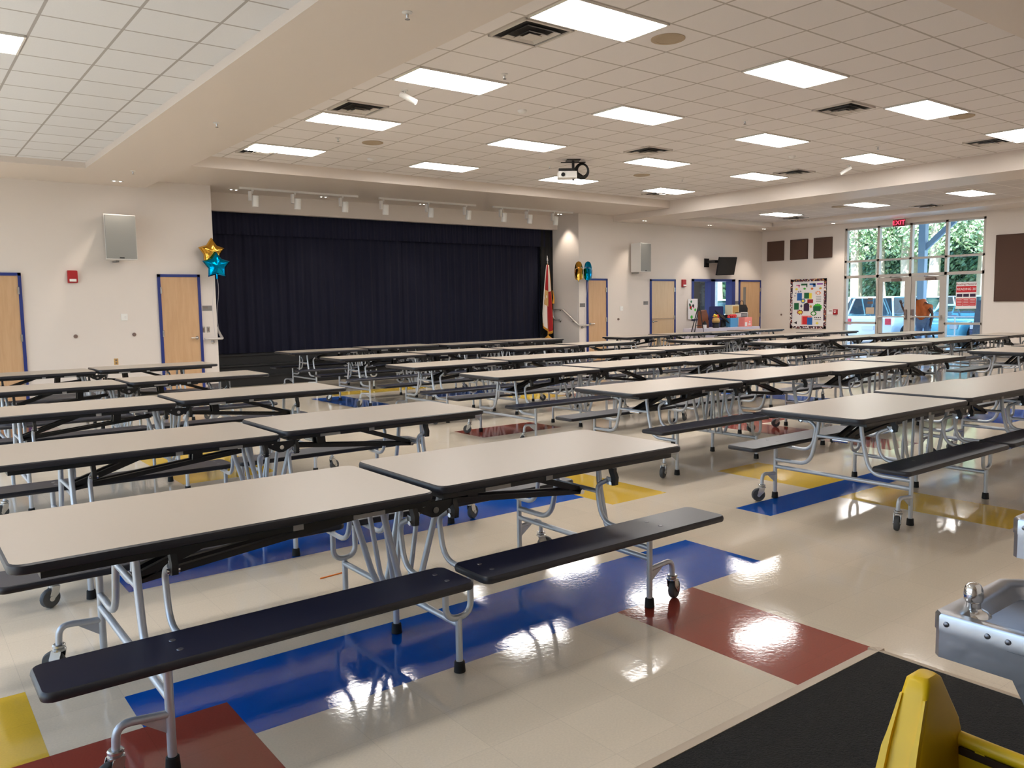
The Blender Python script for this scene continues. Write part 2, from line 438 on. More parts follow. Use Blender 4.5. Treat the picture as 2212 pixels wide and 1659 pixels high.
def wavy(name, x0, x1, y, z0, z1, amp, per, mt, seed, label, cat, thick=.006, group=None):
    rnd = random.Random(seed); n = int((x1-x0)/per*10); b = MB(); vs = []
    ph = [rnd.uniform(0, 6.28) for _ in range(4)]
    def yo(x, t):
        a = x/per*2*PI
        return y+amp*(.65*math.sin(a+.5*math.sin(x*1.7+ph[0]))+.35*math.sin(a*.53+ph[1]))*(.55+.45*t)+.01*math.sin(a*2.3+ph[2])
    rows = 8
    for k in range(rows+1):
        t = k/rows; z = z1+(z0-z1)*t
        for i in range(n+1):
            x = x0+(x1-x0)*i/n; vs.append((x, yo(x, t), z))
    m = len(vs); vs += [(v[0], v[1]+thick, v[2]) for v in vs]
    fs = []
    for k in range(rows):
        for i in range(n):
            a = k*(n+1)+i; fs.append((a, a+1, a+n+2, a+n+1)); fs.append((m+a, m+a+n+1, m+a+n+2, m+a+1))
    b.add(vs, fs)
    o = b.build(name, mt); o.data.set_sharp_from_angle(angle=R(80)); tag(o, label, cat, group); return o
wavy('stage_curtain', SX0+.03, 9.92, 17.22, .605, 3.75, .035, .24, 'curtain', 1, 'dark navy stage curtain panel, left half beside the left stage wall', 'curtain')
wavy('stage_curtain', 9.88, SX1-.35, 17.27, .605, 3.75, .035, .24, 'curtain', 2, 'dark navy stage curtain panel, right half behind the flag', 'curtain')
wavy('curtain_leg', SX1-.42, SX1-.02, 17.14, .605, 3.75, .03, .12, 'stage_dark', 4, 'narrow black curtain leg at the right end of the stage opening', 'curtain')
wavy('stage_valance', SX0+.02, SX1-.02, 17.15, 3.08, 3.75, .018, .2, 'valance_cloth', 3, 'short navy valance along the top of the stage opening', 'curtain')

# ------------------------------------------------------------------ doors on the north wall
def door(n, x0, x1, dutch=False, lite=False, hand='L', m='maple', hinge='R'):
    b = MB(); z1 = 2.15
    if dutch:
        b.bb(x0+.05, x1-.05, YB-.02, YB-.002, .01, 1.06); b.bb(x0+.05, x1-.05, YB-.02, YB-.002, 1.085, z1)
        b.bb(x0+.05, x1-.05, YB-.035, YB-.02, 1.055, 1.075)
    elif lite:
        lx0, lx1 = x0+.21, x0+.35
        b.bb(x0+.05, lx0, YB-.02, YB-.002, .01, z1); b.bb(lx1, x1-.05, YB-.02, YB-.002, .01, z1)
        b.bb(lx0, lx1, YB-.02, YB-.002, .01, 1.28); b.bb(lx0, lx1, YB-.02, YB-.002, 1.98, z1)
    else: b.bb(x0+.05, x1-.05, YB-.02, YB-.002, .01, z1)
    d = struct(b.build('door_%d' % n, m))
    b = MB(); b.bb(x0, x0+.05, YB-.035, YB, 0, 2.2); b.bb(x1-.05, x1, YB-.035, YB, 0, 2.2); b.bb(x0, x1, YB-.035, YB, 2.15, 2.2)
    b.build('door_frame', 'blue_frame', d)
    if lite: mb = MB(); mb.bb(lx0, lx1, YB-.012, YB-.006, 1.28, 1.98); mb.build('vision_glass', 'grey_sign', d)
    hx = x0+.11 if hand == 'L' else x1-.11; sg = 1 if hand == 'L' else -1
    b = MB(); b.lathe([(.03, -.022), (.033, -.03), (.03, -.038)], (hx, YB, 1.0), 14, axis='Y')
    b.tube(fillet([(hx, YB-.035, 1.0), (hx, YB-.075, 1.0), (hx+sg*.12, YB-.075, 1.0)], .02), .011, 8)
    b.build('lever_handle', 'zinc', d)
    hx = x1-.052 if hinge == 'R' else x0+.052
    for z in (.3, 1.1, 1.9):
        b = MB(); b.bb(hx-.014, hx+.014, YB-.045, YB-.022, z-.06, z+.06); b.build('hinge', 'zinc', d)
    return d
door(1, .96, 1.91, hand='L', hinge='R')
door(2, 4.09, 4.86, hand='R', hinge='L')
door(3, 14.86, 15.62, hand='L')
door(4, 17.3, 18.36, dutch=True, m='maple_light')
door(5, 21.32, 22.43, lite=True)

# office window in the north wall
b = MB()
for x0, x1 in ((OX0, OX0+.08), (OX1-.17, OX1), (19.95, 20.14)): b.bb(x0, x1, YB-.03, YB+.2, OZ0, OZ1)
b.bb(OX0, OX1, YB-.03, YB+.2, OZ0, OZ0+.07); b.bb(OX0, OX1, YB-.03, YB+.2, OZ1-.07, OZ1)
w = struct(b.build('window_2', 'blue_frame'))
b = MB(); b.bb(OX0+.08, 19.95, YB+.09, YB+.096, OZ0+.07, OZ1-.07); b.build('glass_pane', 'glass', w)
b = MB(); b.bb(20.14, OX1-.17, YB+.09, YB+.096, OZ0+.07, OZ1-.07); b.build('glass_pane', 'glass', w)
b = MB()
for a0, a1 in ((17.25, 17.3), (18.0, 18.05)): b.bb(XE, XE+.2, a0, a1, .85, 2.25)
b.bb(XE, XE+.2, 17.25, 18.05, .85, .9); b.bb(XE, XE+.2, 17.25, 18.05, 2.2, 2.25)
w = struct(b.build('window_3', 'white_paint'))
b = MB(); b.bb(XE+.1, XE+.106, 17.3, 18.0, .9, 2.2); b.build('glass_pane', 'glass', w)

# ------------------------------------------------------------------ storefront, east wall
b = MB(); fx0, fx1 = XE+.02, XE+.14
def hbar(y0, y1, z, h=.055): b.bb(fx0, fx1, y0, y1, z-h/2, z+h/2)
MY = [WY0+.03, 10.36, 11.31, 12.24, WY1-.03]
for y in MY: b.bb(fx0, fx1, y-.035, y+.035, 0, WZ)
hbar(WY0, WY1, WZ-.03); hbar(WY0, WY1, 2.64); hbar(WY0, WY1, 2.19, .08)
for y0, y1 in ((MY[0], MY[1]), (MY[3], MY[4])): hbar(y0, y1, .86, .06); hbar(y0, y1, .05, .1)
sf = struct(b.build('window_1', 'frame_alu'))
for k in range(4):
    y0, y1 = MY[k]+.035, MY[k+1]-.035
    spans = [(2.67, WZ-.06), (2.23, 2.61)]
    if k in (0, 3): spans += [(.89, 2.15), (.1, .83)]
    for z0, z1 in spans:
        g = MB(); g.bb(XE+.078, XE+.084, y0, y1, z0, z1); g.build('glass_pane', 'glass', sf)
for n, (y0, y1, inner) in ((6, (11.35, 12.2, -1)), (7, (10.4, 11.27, 1))):
    b = MB(); st = .11
    b.bb(XE+.04, XE+.09, y0, y0+st, .01, 2.14); b.bb(XE+.04, XE+.09, y1-st, y1, .01, 2.14)
    b.bb(XE+.04, XE+.09, y0+st, y1-st, 2.02, 2.14); b.bb(XE+.04, XE+.09, y0+st, y1-st, .01, .27)
    d = struct(b.build('door_%d' % n, 'frame_alu'))
    g = MB(); g.bb(XE+.062, XE+.068, y0+st, y1-st, .27, 2.02); g.build('glass_pane', 'glass', d)
    g = MB(); g.tube([(XE-.05, y0+.03, 1.04), (XE-.05, y1-.03, 1.04)], .019, 10)
    g.box((XE, y0+.05, 1.04), (.1, .05, .07)); g.box((XE, y1-.05, 1.04), (.1, .05, .07)); g.build('push_bar', 'frame_alu', d)
    yy = y0+.055 if inner < 0 else y1-.055
    g = MB(); g.box((XE+.01, yy, 1.1), (.05, .06, .28)); g.build('latch_case', 'closer', d)
    g = MB(); g.box((XE+.0, y0+.33, 2.06), (.07, .26, .07)); g.tube([(XE-.02, y0+.2, 2.1), (XE-.14, y0+.45, 2.13), (XE+.02, y0+.5, 2.16)], .009, 6); g.build('door_closer', 'closer', d)
# west windows
for k, (a0, a1) in enumerate(wins):
    b = MB(); mid = (a0+a1)/2
    for y in (a0+.03, mid, a1-.03): b.bb(XW-.15, XW-.05, y-.03, y+.03, .3, 3.65)
    for z in (.33, 2.4, 3.62): b.bb(XW-.15, XW-.05, a0, a1, z-.03, z+.03)
    w = struct(b.build('window_%d' % (4+k), 'frame_alu'))
    g = MB(); g.bb(XW-.104, XW-.1, a0, a1, .3, 3.65); g.build('glass_pane', 'glass', w)

# ------------------------------------------------------------------ ceiling lights
def panel(name='ceiling_light'):
    t = thing(name, '', 'light')
    b = MB(); W, D = .6, .296
    b.bb(-W, W, -D, -D+.016, -.012, .02); b.bb(-W, W, D-.016, D, -.012, .02); b.bb(-W, -W+.016, -D, D, -.012, .02); b.bb(W-.016, W, -D, D, -.012, .02)
    b.build('frame', 'light_frame', t)
    b = MB(); b.bb(-W+.016, W-.016, -D+.016, D-.016, -.006, .006); b.build('diffuser', 'panel_glow', t)
    return t
p0 = panel(); first = [True]
def place_light(x, y, z, label, group):
    if first[0]: first[0] = False; index(p0); o = p0
    else: o = copy_tree(p0)
    o.location = (x, y, z); o.rotation_euler = (0, 0, 0); o['label'] = label; o['group'] = group
rown = {0: 'nearest visible row', 1: 'second row', 2: 'third row', 3: 'farthest row'}
coln = ['first column from the left', 'second column', 'third column', 'fourth column']
for i in range(4):
    for j in range(4):
        place_light(5.338+3.048*i, 5.576+2.4384*j, 4.074, 'white rectangular light in the main ceiling, %s, %s' % (rown[j], coln[i]), 'troffer lights in the main ceiling')
for j, t in enumerate(['farthest of the three, near the back wall', 'middle one of the three', 'nearest of the three']):
    place_light(19.45, 13.32-2.43*j, 3.854, 'white troffer light in the low entrance ceiling, '+t, 'troffer lights by the entrance')
place_light(19.45, 5.2, 3.854, 'white light over the entrance side, past the right photo edge', 'troffer lights by the entrance')
place_light(.5346, 8.43, 3.844, 'white light in the left ceiling, cut by the left edge of the photo', 'troffer lights in the left ceiling')
place_light(.5346, 3.55, 3.844, 'white troffer light in the left ceiling, above the camera and out of frame', 'troffer lights in the left ceiling')

# vents
def vent():
    t = thing('ceiling_vent', '', 'vent')
    b = MB()
    b.bb(-.29, .29, -.29, -.262, -.02, .0); b.bb(-.29, .29, .262, .29, -.02, 0); b.bb(-.29, -.262, -.29, .29, -.02, 0); b.bb(.262, .29, -.29, .29, -.02, 0)
    b.build('frame', 'vent_white', t)
    b = MB(); b.bb(-.265, .265, -.265, .265, -.006, 0); b.build('dark_opening', 'vent_dark', t)
    for k, (a, z) in enumerate(((.2, -.03), (.12, -.045))):
        b = MB(); i = a-.035
        b.loft([[(-a, -a, z), (a, -a, z), (a, a, z), (-a, a, z)], [(-i, -i, z+.022), (i, -i, z+.022), (i, i, z+.022), (-i, i, z+.022)]], cap=False)
        b.loft([[(-a, -a, z-.003), (a, -a, z-.003), (a, a, z-.003), (-a, a, z-.003)], [(-i, -i, z+.019), (i, -i, z+.019), (i, i, z+.019), (-i, i, z+.019)]], cap=False)
        b.build('louvre', 'vent_white', t)
    b = MB(); b.bb(-.075, .075, -.075, .075, -.052, -.046); b.build('centre_plate', 'vent_white', t)
    return t
v0 = vent()
vl = [(5.03, 6.19, 4.08, 'square ceiling vent at the top of the photo beside the nearest big light'), (5.03, 9.72, 4.08, 'square ceiling vent left of the second light along the left beam'),
      (5.03, 13.2, 4.08, 'square ceiling vent at the far left corner of the main ceiling'), (10.4, 9.72, 4.08, 'square ceiling vent in the middle of the main ceiling right of the projector'),
      (10.4, 6.19, 4.08, 'square ceiling vent right of centre between two big lights'), (14.6, 9.72, 4.08, 'square ceiling vent near the right beam, beside the third light'),
      (14.6, 6.1, 4.08, 'square ceiling vent near the right beam at the right edge of the photo'), (14.6, 13.3, 4.08, 'square ceiling vent in the far right corner of the main ceiling'),
      (21.0, 10.2, 3.86, 'square ceiling vent above the exit sign'), (20.6, 13.7, 3.86, 'square ceiling vent in the entrance ceiling above the brown panels')]
for k, (x, y, z, l) in enumerate(vl):
    if k == 0: index(v0); o = v0; o.location = (x, y, z); o['label'] = l
    else: o = dup(v0, (x, y, z), 0, l)
    o['group'] = 'square ceiling vents'
# round speakers
for k, (x, y, z, l) in enumerate([(6.25, 5.58, 4.08, 'round ceiling speaker right of the nearest big light'), (6.25, 11.63, 4.08, 'round ceiling speaker at the left of the main ceiling'),
        (12.28, 5.5, 4.08, 'round ceiling speaker below the light at the upper right'), (12.26, 11.63, 4.08, 'round ceiling speaker right of the projector'), (19.2, 11.5, 3.86, 'round ceiling speaker in the entrance ceiling')]):
    if k == 0:
        s0 = thing('ceiling_speaker', l, 'speaker', (x, y, z), 0, 'round ceiling speakers')
        b = MB(); b.lathe([(.165, 0), (.165, -.008), (.15, -.014), (.115, -.014), (.115, -.006)], seg=32); b.build('rim', 'speaker_grille', s0)
        b = MB(); b.lathe([(.117, -.004), (.117, -.012), (.05, -.016), (.001, -.016)], seg=32); b.build('grille', 'speaker_grille', s0); index(s0)
    else: dup(s0, (x, y, z), 0, l)
# sprinklers
for k, (x, y, z, l) in enumerate([(5.67, 7.45, 4.08, 'small sprinkler head right of the second light by the left beam'), (5.65, 11.6, 4.08, 'small sprinkler head beside the left round speaker'), (9.98, 11.78, 4.08, 'small sprinkler head left of the projector'),
        (9.89, 7.39, 4.08, 'small sprinkler head in the middle of the main ceiling'), (13.43, 7.35, 4.08, 'small sprinkler head right of centre above a light'), (13.4, 11.56, 4.08, 'small sprinkler head over the far right lights'),
        (3.34, 5.6, 3.76, 'white sprinkler head at the top of the photo under the left beam'), (3.35, 10.12, 3.76, 'white sprinkler head halfway along the left beam'), (3.35, 14.26, 3.76, 'white sprinkler head at the far end of the left beam')]):
    if k == 0:
        s0 = thing('sprinkler', l, 'sprinkler', (x, y, z), 0, 'ceiling sprinkler heads')
        b = MB(); b.lathe([(.04, 0), (.04, -.006), (.02, -.012), (.012, -.014)], seg=16); b.build('escutcheon', 'white_paint', s0)
        b = MB(); b.lathe([(.012, -.012), (.01, -.04), (.004, -.05), (.02, -.052), (.02, -.055)], seg=12); b.build('head', 'zinc', s0); index(s0)
    else: dup(s0, (x, y, z), 0, l)
for x, y, l in ((6.88, 8.67, 'white round detector on a tile in the middle left of the ceiling'), (6.86, 12.86, 'white round detector near the far left ceiling edge'), (12.99, 8.7, 'white round detector right of centre on the ceiling')):
    b = MB(); b.lathe([(.06, 0), (.06, -.015), (.045, -.035), (.02, -.042)], seg=20); o = b.build('smoke_detector', 'white_plastic', None, (x, y, 4.08)); tag(o, l, 'detector', 'ceiling detectors')
for x, y, rz, l in ((5.1, 8.66, -50, 'white tube camera hanging from the ceiling left of centre'), (14.8, 8.68, 120, 'white tube camera hanging near the right beam')):
    t = thing('ceiling_camera', l, 'camera', (x, y, 4.08), R(rz), 'ceiling cameras')
    b = MB(); b.lathe([(.04, 0), (.04, -.012), (.012, -.016), (.012, -.06)], seg=14); b.build('mount', 'white_plastic', t)
    b = MB(); b.tube([(-.05, 0, -.04), (.14, 0, -.15)], .034, 14); b.build('camera_body', 'white_plastic', t)
# projector
t = thing('projector', 'small projector on a black ceiling mount with a coil of black cables', 'projector', (9.95, 11.1, 4.08), R(-35))
b = MB(); b.bb(-.12, .12, -.12, .12, -.012, 0); b.bb(-.22, .22, -.02, .02, -.05, -.035); b.tube([(0, 0, 0), (0, 0, -.16)], .025); b.bb(-.03, .03, -.1, .1, -.2, -.15); b.bb(-.015, .015, -.02, .02, -.36, -.15); b.bb(-.26, -.02, -.05, .03, -.2, -.15)
b.build('ceiling_mount', 'black_metal', t)
b = MB(); b.loft([[(x, y, -.33) for x, y in rrect(-.28, .05, -.18, .1, .03)], [(x, y, -.22) for x, y in rrect(-.28, .05, -.18, .1, .03)]]); b.build('projector_body', 'white_plastic', t)
b = MB(); b.lathe([(.035, -.2), (.035, -.18), (.028, -.178)], (-.2, 0, -.28), 16, axis='Y'); b.build('lens', 'tv_black', t)
b = MB()
for k in range(6):
    rr = .1+.008*k; pts = [(.16+rr*math.cos(a)*.9, .02*k-.05, -.19+rr*math.sin(a)) for a in [2*PI*q/18 for q in range(18)]]
    b.tube(pts+[pts[0]], .011, 6)
b.tube([(.2, 0, -.3), (.02, -.02, -.18)], .01, 6)
b.build('cable_coil', 'black_metal', t)

# recessed twin downlights
for k, (x, y, z, l) in enumerate([(3.38, 15.5, 3.76, 'recessed twin downlight over the left wall speaker'), (5.7, 16.4, 3.89, 'recessed twin downlight at the left end of the stage soffit'), (7.65, 16.5, 3.89, 'recessed twin downlight over the left track lights'),
        (10.1, 16.5, 3.89, 'recessed twin downlight over the middle track lights'), (14.3, 16.5, 3.89, 'recessed twin downlight at the right end of the stage soffit'), (16.45, 15.5, 3.735, 'recessed twin downlight over the right wall speaker'),
        (19.1, 15.45, 3.735, 'recessed twin downlight above the wall television'), (21.6, 15.4, 3.735, 'recessed twin downlight in the far right corner'), (21.95, 13.3, 3.735, 'recessed twin downlight left of the exit sign')]):
    if k == 0:
        s0 = thing('downlight', l, 'light', (x, y, z), 0, 'recessed twin downlights')
        b = MB(); b.bb(-.1, .1, -.05, .05, -.006, .0); b.build('trim_plate', 'white_paint', s0)
        for sx in (-.05, .05):
            b = MB(); b.lathe([(.02, -.007), (.016, -.009), (.001, -.009)], (sx, 0, 0), 12); b.build('lamp', 'downlight_glow', s0)
        index(s0)
    else: dup(s0, (x, y, z), 0, l)
    L = bpy.data.lights.new('downlight_lamp', 'SPOT'); L.energy = 70; L.spot_size = R(80); L.spot_blend = .6; L.color = (1, .86, .72); L.shadow_soft_size = .04
    if k in (1, 2, 3): L.energy = 30
    lo = bpy.data.objects.new('downlight_lamp', L); COL.objects.link(lo); lo.location = (x, y+(.05 if z < 3.8 else 0), z-.04)

# track lights under the stage soffit
heads = [[5.92, 6.79, 7.84], [8.80, 9.95, 10.98], [12.02, 12.82, 13.66]]
spans = [(5.66, 8.2), (8.7, 11.25), (11.75, 14.3)]
hl = ['left', 'middle', 'right']
for k in range(3):
    b = MB(); b.bb(spans[k][0], spans[k][1], 15.96, 16.0, 3.85, 3.89)
    o = b.build('light_track', 'white_paint'); tag(o, 'white lighting track under the stage soffit, %s one of three' % hl[k], 'light track', 'lighting tracks over the stage')
    for q, x in enumerate(heads[k]):
        t = thing('track_spotlight', 'white track spotlight, %s head on the %s track' % (hl[q], hl[k]), 'spotlight', (x, 15.98, 3.85), 0, 'white spotlights on the tracks')
        b = MB(); b.bb(-.02, .02, -.02, .02, -.03, 0); b.tube([(0, 0, -.02), (0, 0, -.08)], .01, 8); b.bb(-.075, -.03, -.035, .035, -.21, -.03); b.build('yoke', 'white_paint', t)
        b = MB(); b.lathe([(.04, .09), (.066, .08), (.066, -.13), (.056, -.13), (.05, -.09)], (.05, -.01, -.19), 18, mx=Matrix.Rotation(R(8), 3, 'X')); b.build('lamp_can', 'white_plastic', t)

# ------------------------------------------------------------------ the bench table
def slab(b, x0, x1, y0, y1, ztop, th, r, inset, m_top, m_edge):
    """rounded slab: bull-nose edge (m_edge) and flat top (m_top)"""
    prof = [(-.012, ztop-th), (-.003, ztop-th+.004), (0, ztop-th*.5), (-.003, ztop-.005), (-inset, ztop)]
    rings = [[(x, y, z) for x, y in rrect(x0-d, x1+d, y0-d, y1+d, max(.005, r+d))] for d, z in prof]
    b.loft(rings, m_edge, cap=False)
    n = len(rings[0])
    b.add(rings[0], [tuple(range(n))[::-1]], m_edge)
    b.add([(x, y, z+.0003) for x, y, z in rings[-1]], [tuple(range(n))], m_top)

H = .745; LH = 1.565
def make_table():
    t = thing('bench_table', '', 'table')
    rub = MB(); rub.lathe([(.02, 0), (.025, .002), (.022, .045), (.019, .048)], seg=14); rub_me = rub.mesh('rubber_foot', 'rubber')
    def foot(parent, x, y):
        o = bpy.data.objects.new('rubber_foot', rub_me); COL.objects.link(o); o.parent = parent; o.location = (x, y, 0)
    TR = .0150
    for s in (-1, 1):
        x0, x1 = (s*LH, s*.006) if s < 0 else (.006, LH)
        b = MB(); slab(b, x0, x1, -.40, .40, H, .036, .055, .010, 0, 1); top = b.build('tabletop', ['laminate', 'edge_black'], t)
        b = MB(); a0, a1 = sorted((s*.03, s*(LH-.09)))
        b.bb(a0, a1, -.384, .384, H-.058, H-.034); ap = b.build('apron', 'black_metal', t)
        b = MB(); b.bb(s*.32-.07, s*.32+.07, -.3875, -.3835, H-.057, H-.040); b.build('label_plate', 'label_plate', ap)
        b = MB(); b.bb(s*.62-.02, s*.62+.02, -.388, -.3835, H-.057, H-.036); b.build('latch', 'label_plate', ap)
        for q in (-1, 1):
            b = MB(); bx0, bx1 = sorted((s*.022, s*(LH-.03))); yc = q*.575
            slab(b, bx0, bx1, yc-.13, yc+.13, .44, .032, .04, .009, 0, 1)
            for rx in (.11, 1.13):
                for ry in (-.045, .045): b.lathe([(.011, .4402), (.010, .4420), (.004, .4425)], (s*rx, yc+ry, 0), 10, 2)
            be = b.build('bench', ['bench_top', 'edge_black', 'rivet'], t)
        X = s*1.15
        b = MB()
        for q in (-1, 1):
            b.tube([(X, q*.53, .03), (X, q*.53, .412)], TR)
            b.tube(fillet([(X, q*.53, .305), (X, q*.235, .305), (X, q*.185, .50), (X, q*.165, .62), (X, q*.165, H-.05)], [0, .11, .05, .05, 0]), TR)
            b.tube(fillet([(X, q*.53, .195), (X+s*.165, q*.53, .21), (X+s*.17, q*.53, .115)], .09), .0135)
            b.prism([(X+s*.01, .19), (X+s*.1, .195), (X+s*.01, .13)], q*.53-.003, q*.53+.003)
        b.tube([(X, -.53, .25), (X, .53, .25)], TR)
        b.tube([(X, -.18, .53), (X, .18, .53)], .012)
        ef = b.build('end_frame', 'steel_tube', t)
        for q in (-1, 1):
            foot(ef, X, q*.53)
            cx, cy = X+s*.17, q*.53; ang = {(-1, -1): 200, (-1, 1): 140, (1, -1): 20, (1, 1): -35}[(s, q)]
            mx = Matrix.Rotation(R(ang), 3, 'Z')
            b = MB(); b.lathe([(.022, .132), (.026, .128), (.026, .12), (.02, .116), (.027, .112), (.027, .104)], (cx, cy, 0), 16)
            for w in (-.021, .021):
                poly = [(-.02, .108), (.022, .108), (.034, .07), (.034, .045), (.02, .04), (-.012, .07)]
                vs = [mx @ Vector((px, w+d, pz)) for d in (-.0015, .0015) for px, pz in poly]
                n = 6; b.add([v+Vector((cx, cy, 0)) for v in vs], [tuple(range(n))[::-1], tuple(range(n, 2*n))]+[(i, (i+1) % n, n+(i+1) % n, n+i) for i in range(n)])
            b.box((cx, cy, .108), (.045, .045, .006)); cs = b.build('caster', 'zinc', t)
            b = MB(); off = mx @ Vector((.025, 0, 0)); b.lathe([(.016, -.016), (.044, -.016), (.05, -.008), (.05, .008), (.044, .016), (.016, .016)], (cx+off.x, cy+off.y, .051), 22, 0, 'Y', mx)
            b.lathe([(.014, -.024), (.014, .024)], (cx+off.x, cy+off.y, .051), 10, 1, 'Y', mx)
            b.build('wheel', ['caster_rubber', 'zinc'], cs)
        for X2 in (s*1.07, s*.10):
            for q in (-1, 1):
                b = MB()
                b.tube(fillet([(X2, q*.50, .402), (X2, q*.27, .395), (X2, q*.235, .59), (X2, q*.32, .628)], [0, .10, .05, 0]), .0125)
                b.prism([(q*.31, .605), (q*.31, .645), (q*.37, .64), (q*.375, .61)], X2-.004, X2+.004, 'X')
                ar = b.build('bench_arm', 'steel_tube', t)
                b = MB()
                pl = [(q*.355, .605), (q*.38, .61), (q*.385, .65), (q*.37, .68), (q*.37, H-.05), (q*.33, H-.05), (q*.335, .675), (q*.35, .645)]
                b.prism(pl, X2-.011, X2+.011, 'X'); b.lathe([(.010, -.022), (.010, .022)], (X2, q*.355, .62), 10, 1, 'X')
                b.build('pivot_bracket', ['black_metal', 'chrome'], ar)
        # black folding brace
        b = MB()
        for yy in (-.035, .035):
            pb = lambda x, z: (s*x, z)
            for (ax, az), (bx, bz), h in (((.14, .61), (1.13, .51), .026), ((.60, .70), (1.12, .525), .034)):
                b.prism([(s*ax, az-h/2), (s*bx, bz-h/2), (s*bx, bz+h/2), (s*ax, az+h/2)], yy-.012, yy+.012)
            b.prism([(s*.39, .59), (s*.45, .585), (s*.44, .70), (s*.38, .70)], yy-.01, yy+.01)
        b.lathe([(.014, -.06), (.014, .06)], (s*1.13, 0, .512), 10, 1, 'Y')
        b.build('folding_brace', ['black_metal', 'chrome'], t)
    b = MB()
    for q in (-1, 1):
        b.tube([(0, q*.53, .03), (0, q*.53, .24)], TR)
        b.tube(fillet([(-.062, q*.53, .41), (-.062, q*.53, .235), (.062, q*.53, .235), (.062, q*.53, .41)], .075, 8), .014)
        for s in (-1, 1):
            b.tube([(s*.025, q*.13, .21), (s*.05, q*.14, .28), (s*.155, q*.17, H-.06)], .015)
            b.tube([(s*.02, q*.05, .21), (s*.045, q*.06, .28), (s*.10, q*.08, H-.06)], .012)
    b.tube([(0, -.53, .205), (0, .53, .205)], TR); b.tube([(0, 0, .03), (0, 0, .2)], TR)
    cf = b.build('centre_frame', 'steel_tube', t)
    for y in (-.53, 0, .53): foot(cf, 0, y)
    for q in (-1, 1):
        b = MB(); y = q*.36
        b.prism([(-.13, H-.05), (-.06, .65), (-.015, .628), (.015, .628), (.06, .65), (.13, H-.05)], y-.006, y+.006)
        b.lathe([(.014, -.016), (.014, .016)], (0, y, .66), 10, 1, 'Y'); b.lathe([(.009, -.016), (.009, .016)], (-.06, y, .69), 8, 1, 'Y')
        b.build('centre_hinge', ['black_metal', 'chrome'], t)
    return t
T0 = make_table(); index(T0)
rowd = ['nearest row', 'second row from the camera', 'third row from the camera', 'fourth row from the camera', 'fifth row from the camera', 'farthest row by the stage']
TL = []
for k, (x, y, rz) in enumerate([(1.815, 3.29, 0), (1.93, 5.28, .3), (1.95, 7.6, 0), (2.06, 9.87, .2), (2.2, 12.22, -.2)]):
    TL.append((x, y, rz, 'beige bench table with its right half slightly raised, left block, %s' % rowd[k], 'bench tables in the left block', True))
for k, (y, xa, xb) in enumerate([(3.2, 6.57, 9.74), (5.33, 6.66, 9.87), (7.52, 6.83, 10.03), (9.5, 6.95, 10.2), (11.9, 7.08, 10.45), (14.3, 7.27, 10.6)]):
    TL.append((xa, y, 0, 'beige bench table, middle block, %s, left one of the pair' % rowd[k], 'bench tables in the middle block', False))
    TL.append((xb, y, 0, 'beige bench table, middle block, %s, right one of the pair' % rowd[k], 'bench tables in the middle block', False))
for k, (y, xa, xb) in enumerate([(5.15, 14.35, None), (7.4, 14.87, 18.05), (9.4, 14.85, 18.1), (11.35, 14.65, 17.8), (13.75, 15.1, 18.2)]):
    rd = ['nearest row', 'second row', 'third row', 'fourth row', 'farthest row'][k]
    TL.append((xa, y, 0, 'beige bench table, far right block, %s%s' % (rd, ', left one of the pair' if xb else ' at the photo edge'), 'bench tables in the far right block', False))
    if xb: TL.append((xb, y, 0, 'beige bench table, far right block, %s, right one of the pair' % rd, 'bench tables in the far right block', False))
for k, (x, y, rz, l, g, lift) in enumerate(TL):
    o = T0 if k == 0 else copy_tree(T0)
    o.location = (x, y, 0); o.rotation_euler = (0, 0, R(rz)); o['label'] = l; o['group'] = g
    if lift:
        rt = [c for c in COL.objects if c.parent == o and c.name.startswith('tabletop')][1]
        rt.location = (.012, .012, .012)
        [c for c in COL.objects if c.parent == o and c.name.startswith('apron')][1].location = (.012, .012, .012)

# pencil on the floor
t = thing('pencil', 'orange pencil lying on the floor between the two nearest left tables', 'pencil', (1.95, 4.247, .004), R(5))
b = MB(); b.tube([(-.09, 0, 0), (.07, 0, 0)], .0038, 6); b.build('barrel', 'c_orange', t)
b = MB(); b.tube([(.07, 0, 0), (.09, 0, 0)], [.0038, .0008], 6); b.build('tip', 'c_tan', t)

# ------------------------------------------------------------------ wall items, north
def wallspk(x, z, rz, label):
    t = thing('wall_speaker', label, 'speaker', (x, YB-.24, z), R(rz), 'large wall speakers')
    w, h, d = .265, .39, .19
    tp = [(-w, -d), (w, -d), (w*.55, d), (-w*.55, d)]
    b = MB(); b.prism(tp, -h, h, 'Z'); b.build('cabinet', 'white_paint', t)
    b = MB(); b.bb(-w+.012, w-.012, -d-.012, -d, -h+.015, h-.015); b.build('grille', 'speaker_grey', t)
    b = MB(); b.bb(-.04, .04, -d-.015, -d-.011, -h+.02, -h+.04); b.build('badge', 'black_metal', t)
    b = MB(); b.box((0, .14, -h-.02), (.05, .2, .03)); b.build('wall_bracket', 'grey_sign', t)
wallspk(3.40, 2.82, 6, 'big grey-grilled speaker on the wall above the left door pair')
wallspk(16.64, 2.77, 12, 'big grey-grilled speaker angled on the wall above the right doors')
def alarm(x, z, label):
    t = thing('fire_alarm', label, 'alarm', (x, YB, z), 0, 'red fire alarms on the stage wall')
    b = MB(); b.loft([[(px, -.0, pz) for px, pz in rrect(-.08, .08, -.11, .11, .015)], [(px, -.05, pz) for px, pz in rrect(-.078, .078, -.105, .105, .015)]]); b.build('housing', 'fire_red', t)
    b = MB(); b.bb(-.055, .05, -.075, -.05, -.085, -.04); b.build('strobe', 'white_plastic', t)
alarm(2.69, 2.14, 'red strobe fire alarm on the left wall, below the left speaker'); alarm(18.72, 2.09, 'red strobe fire alarm between the half door and the office window')
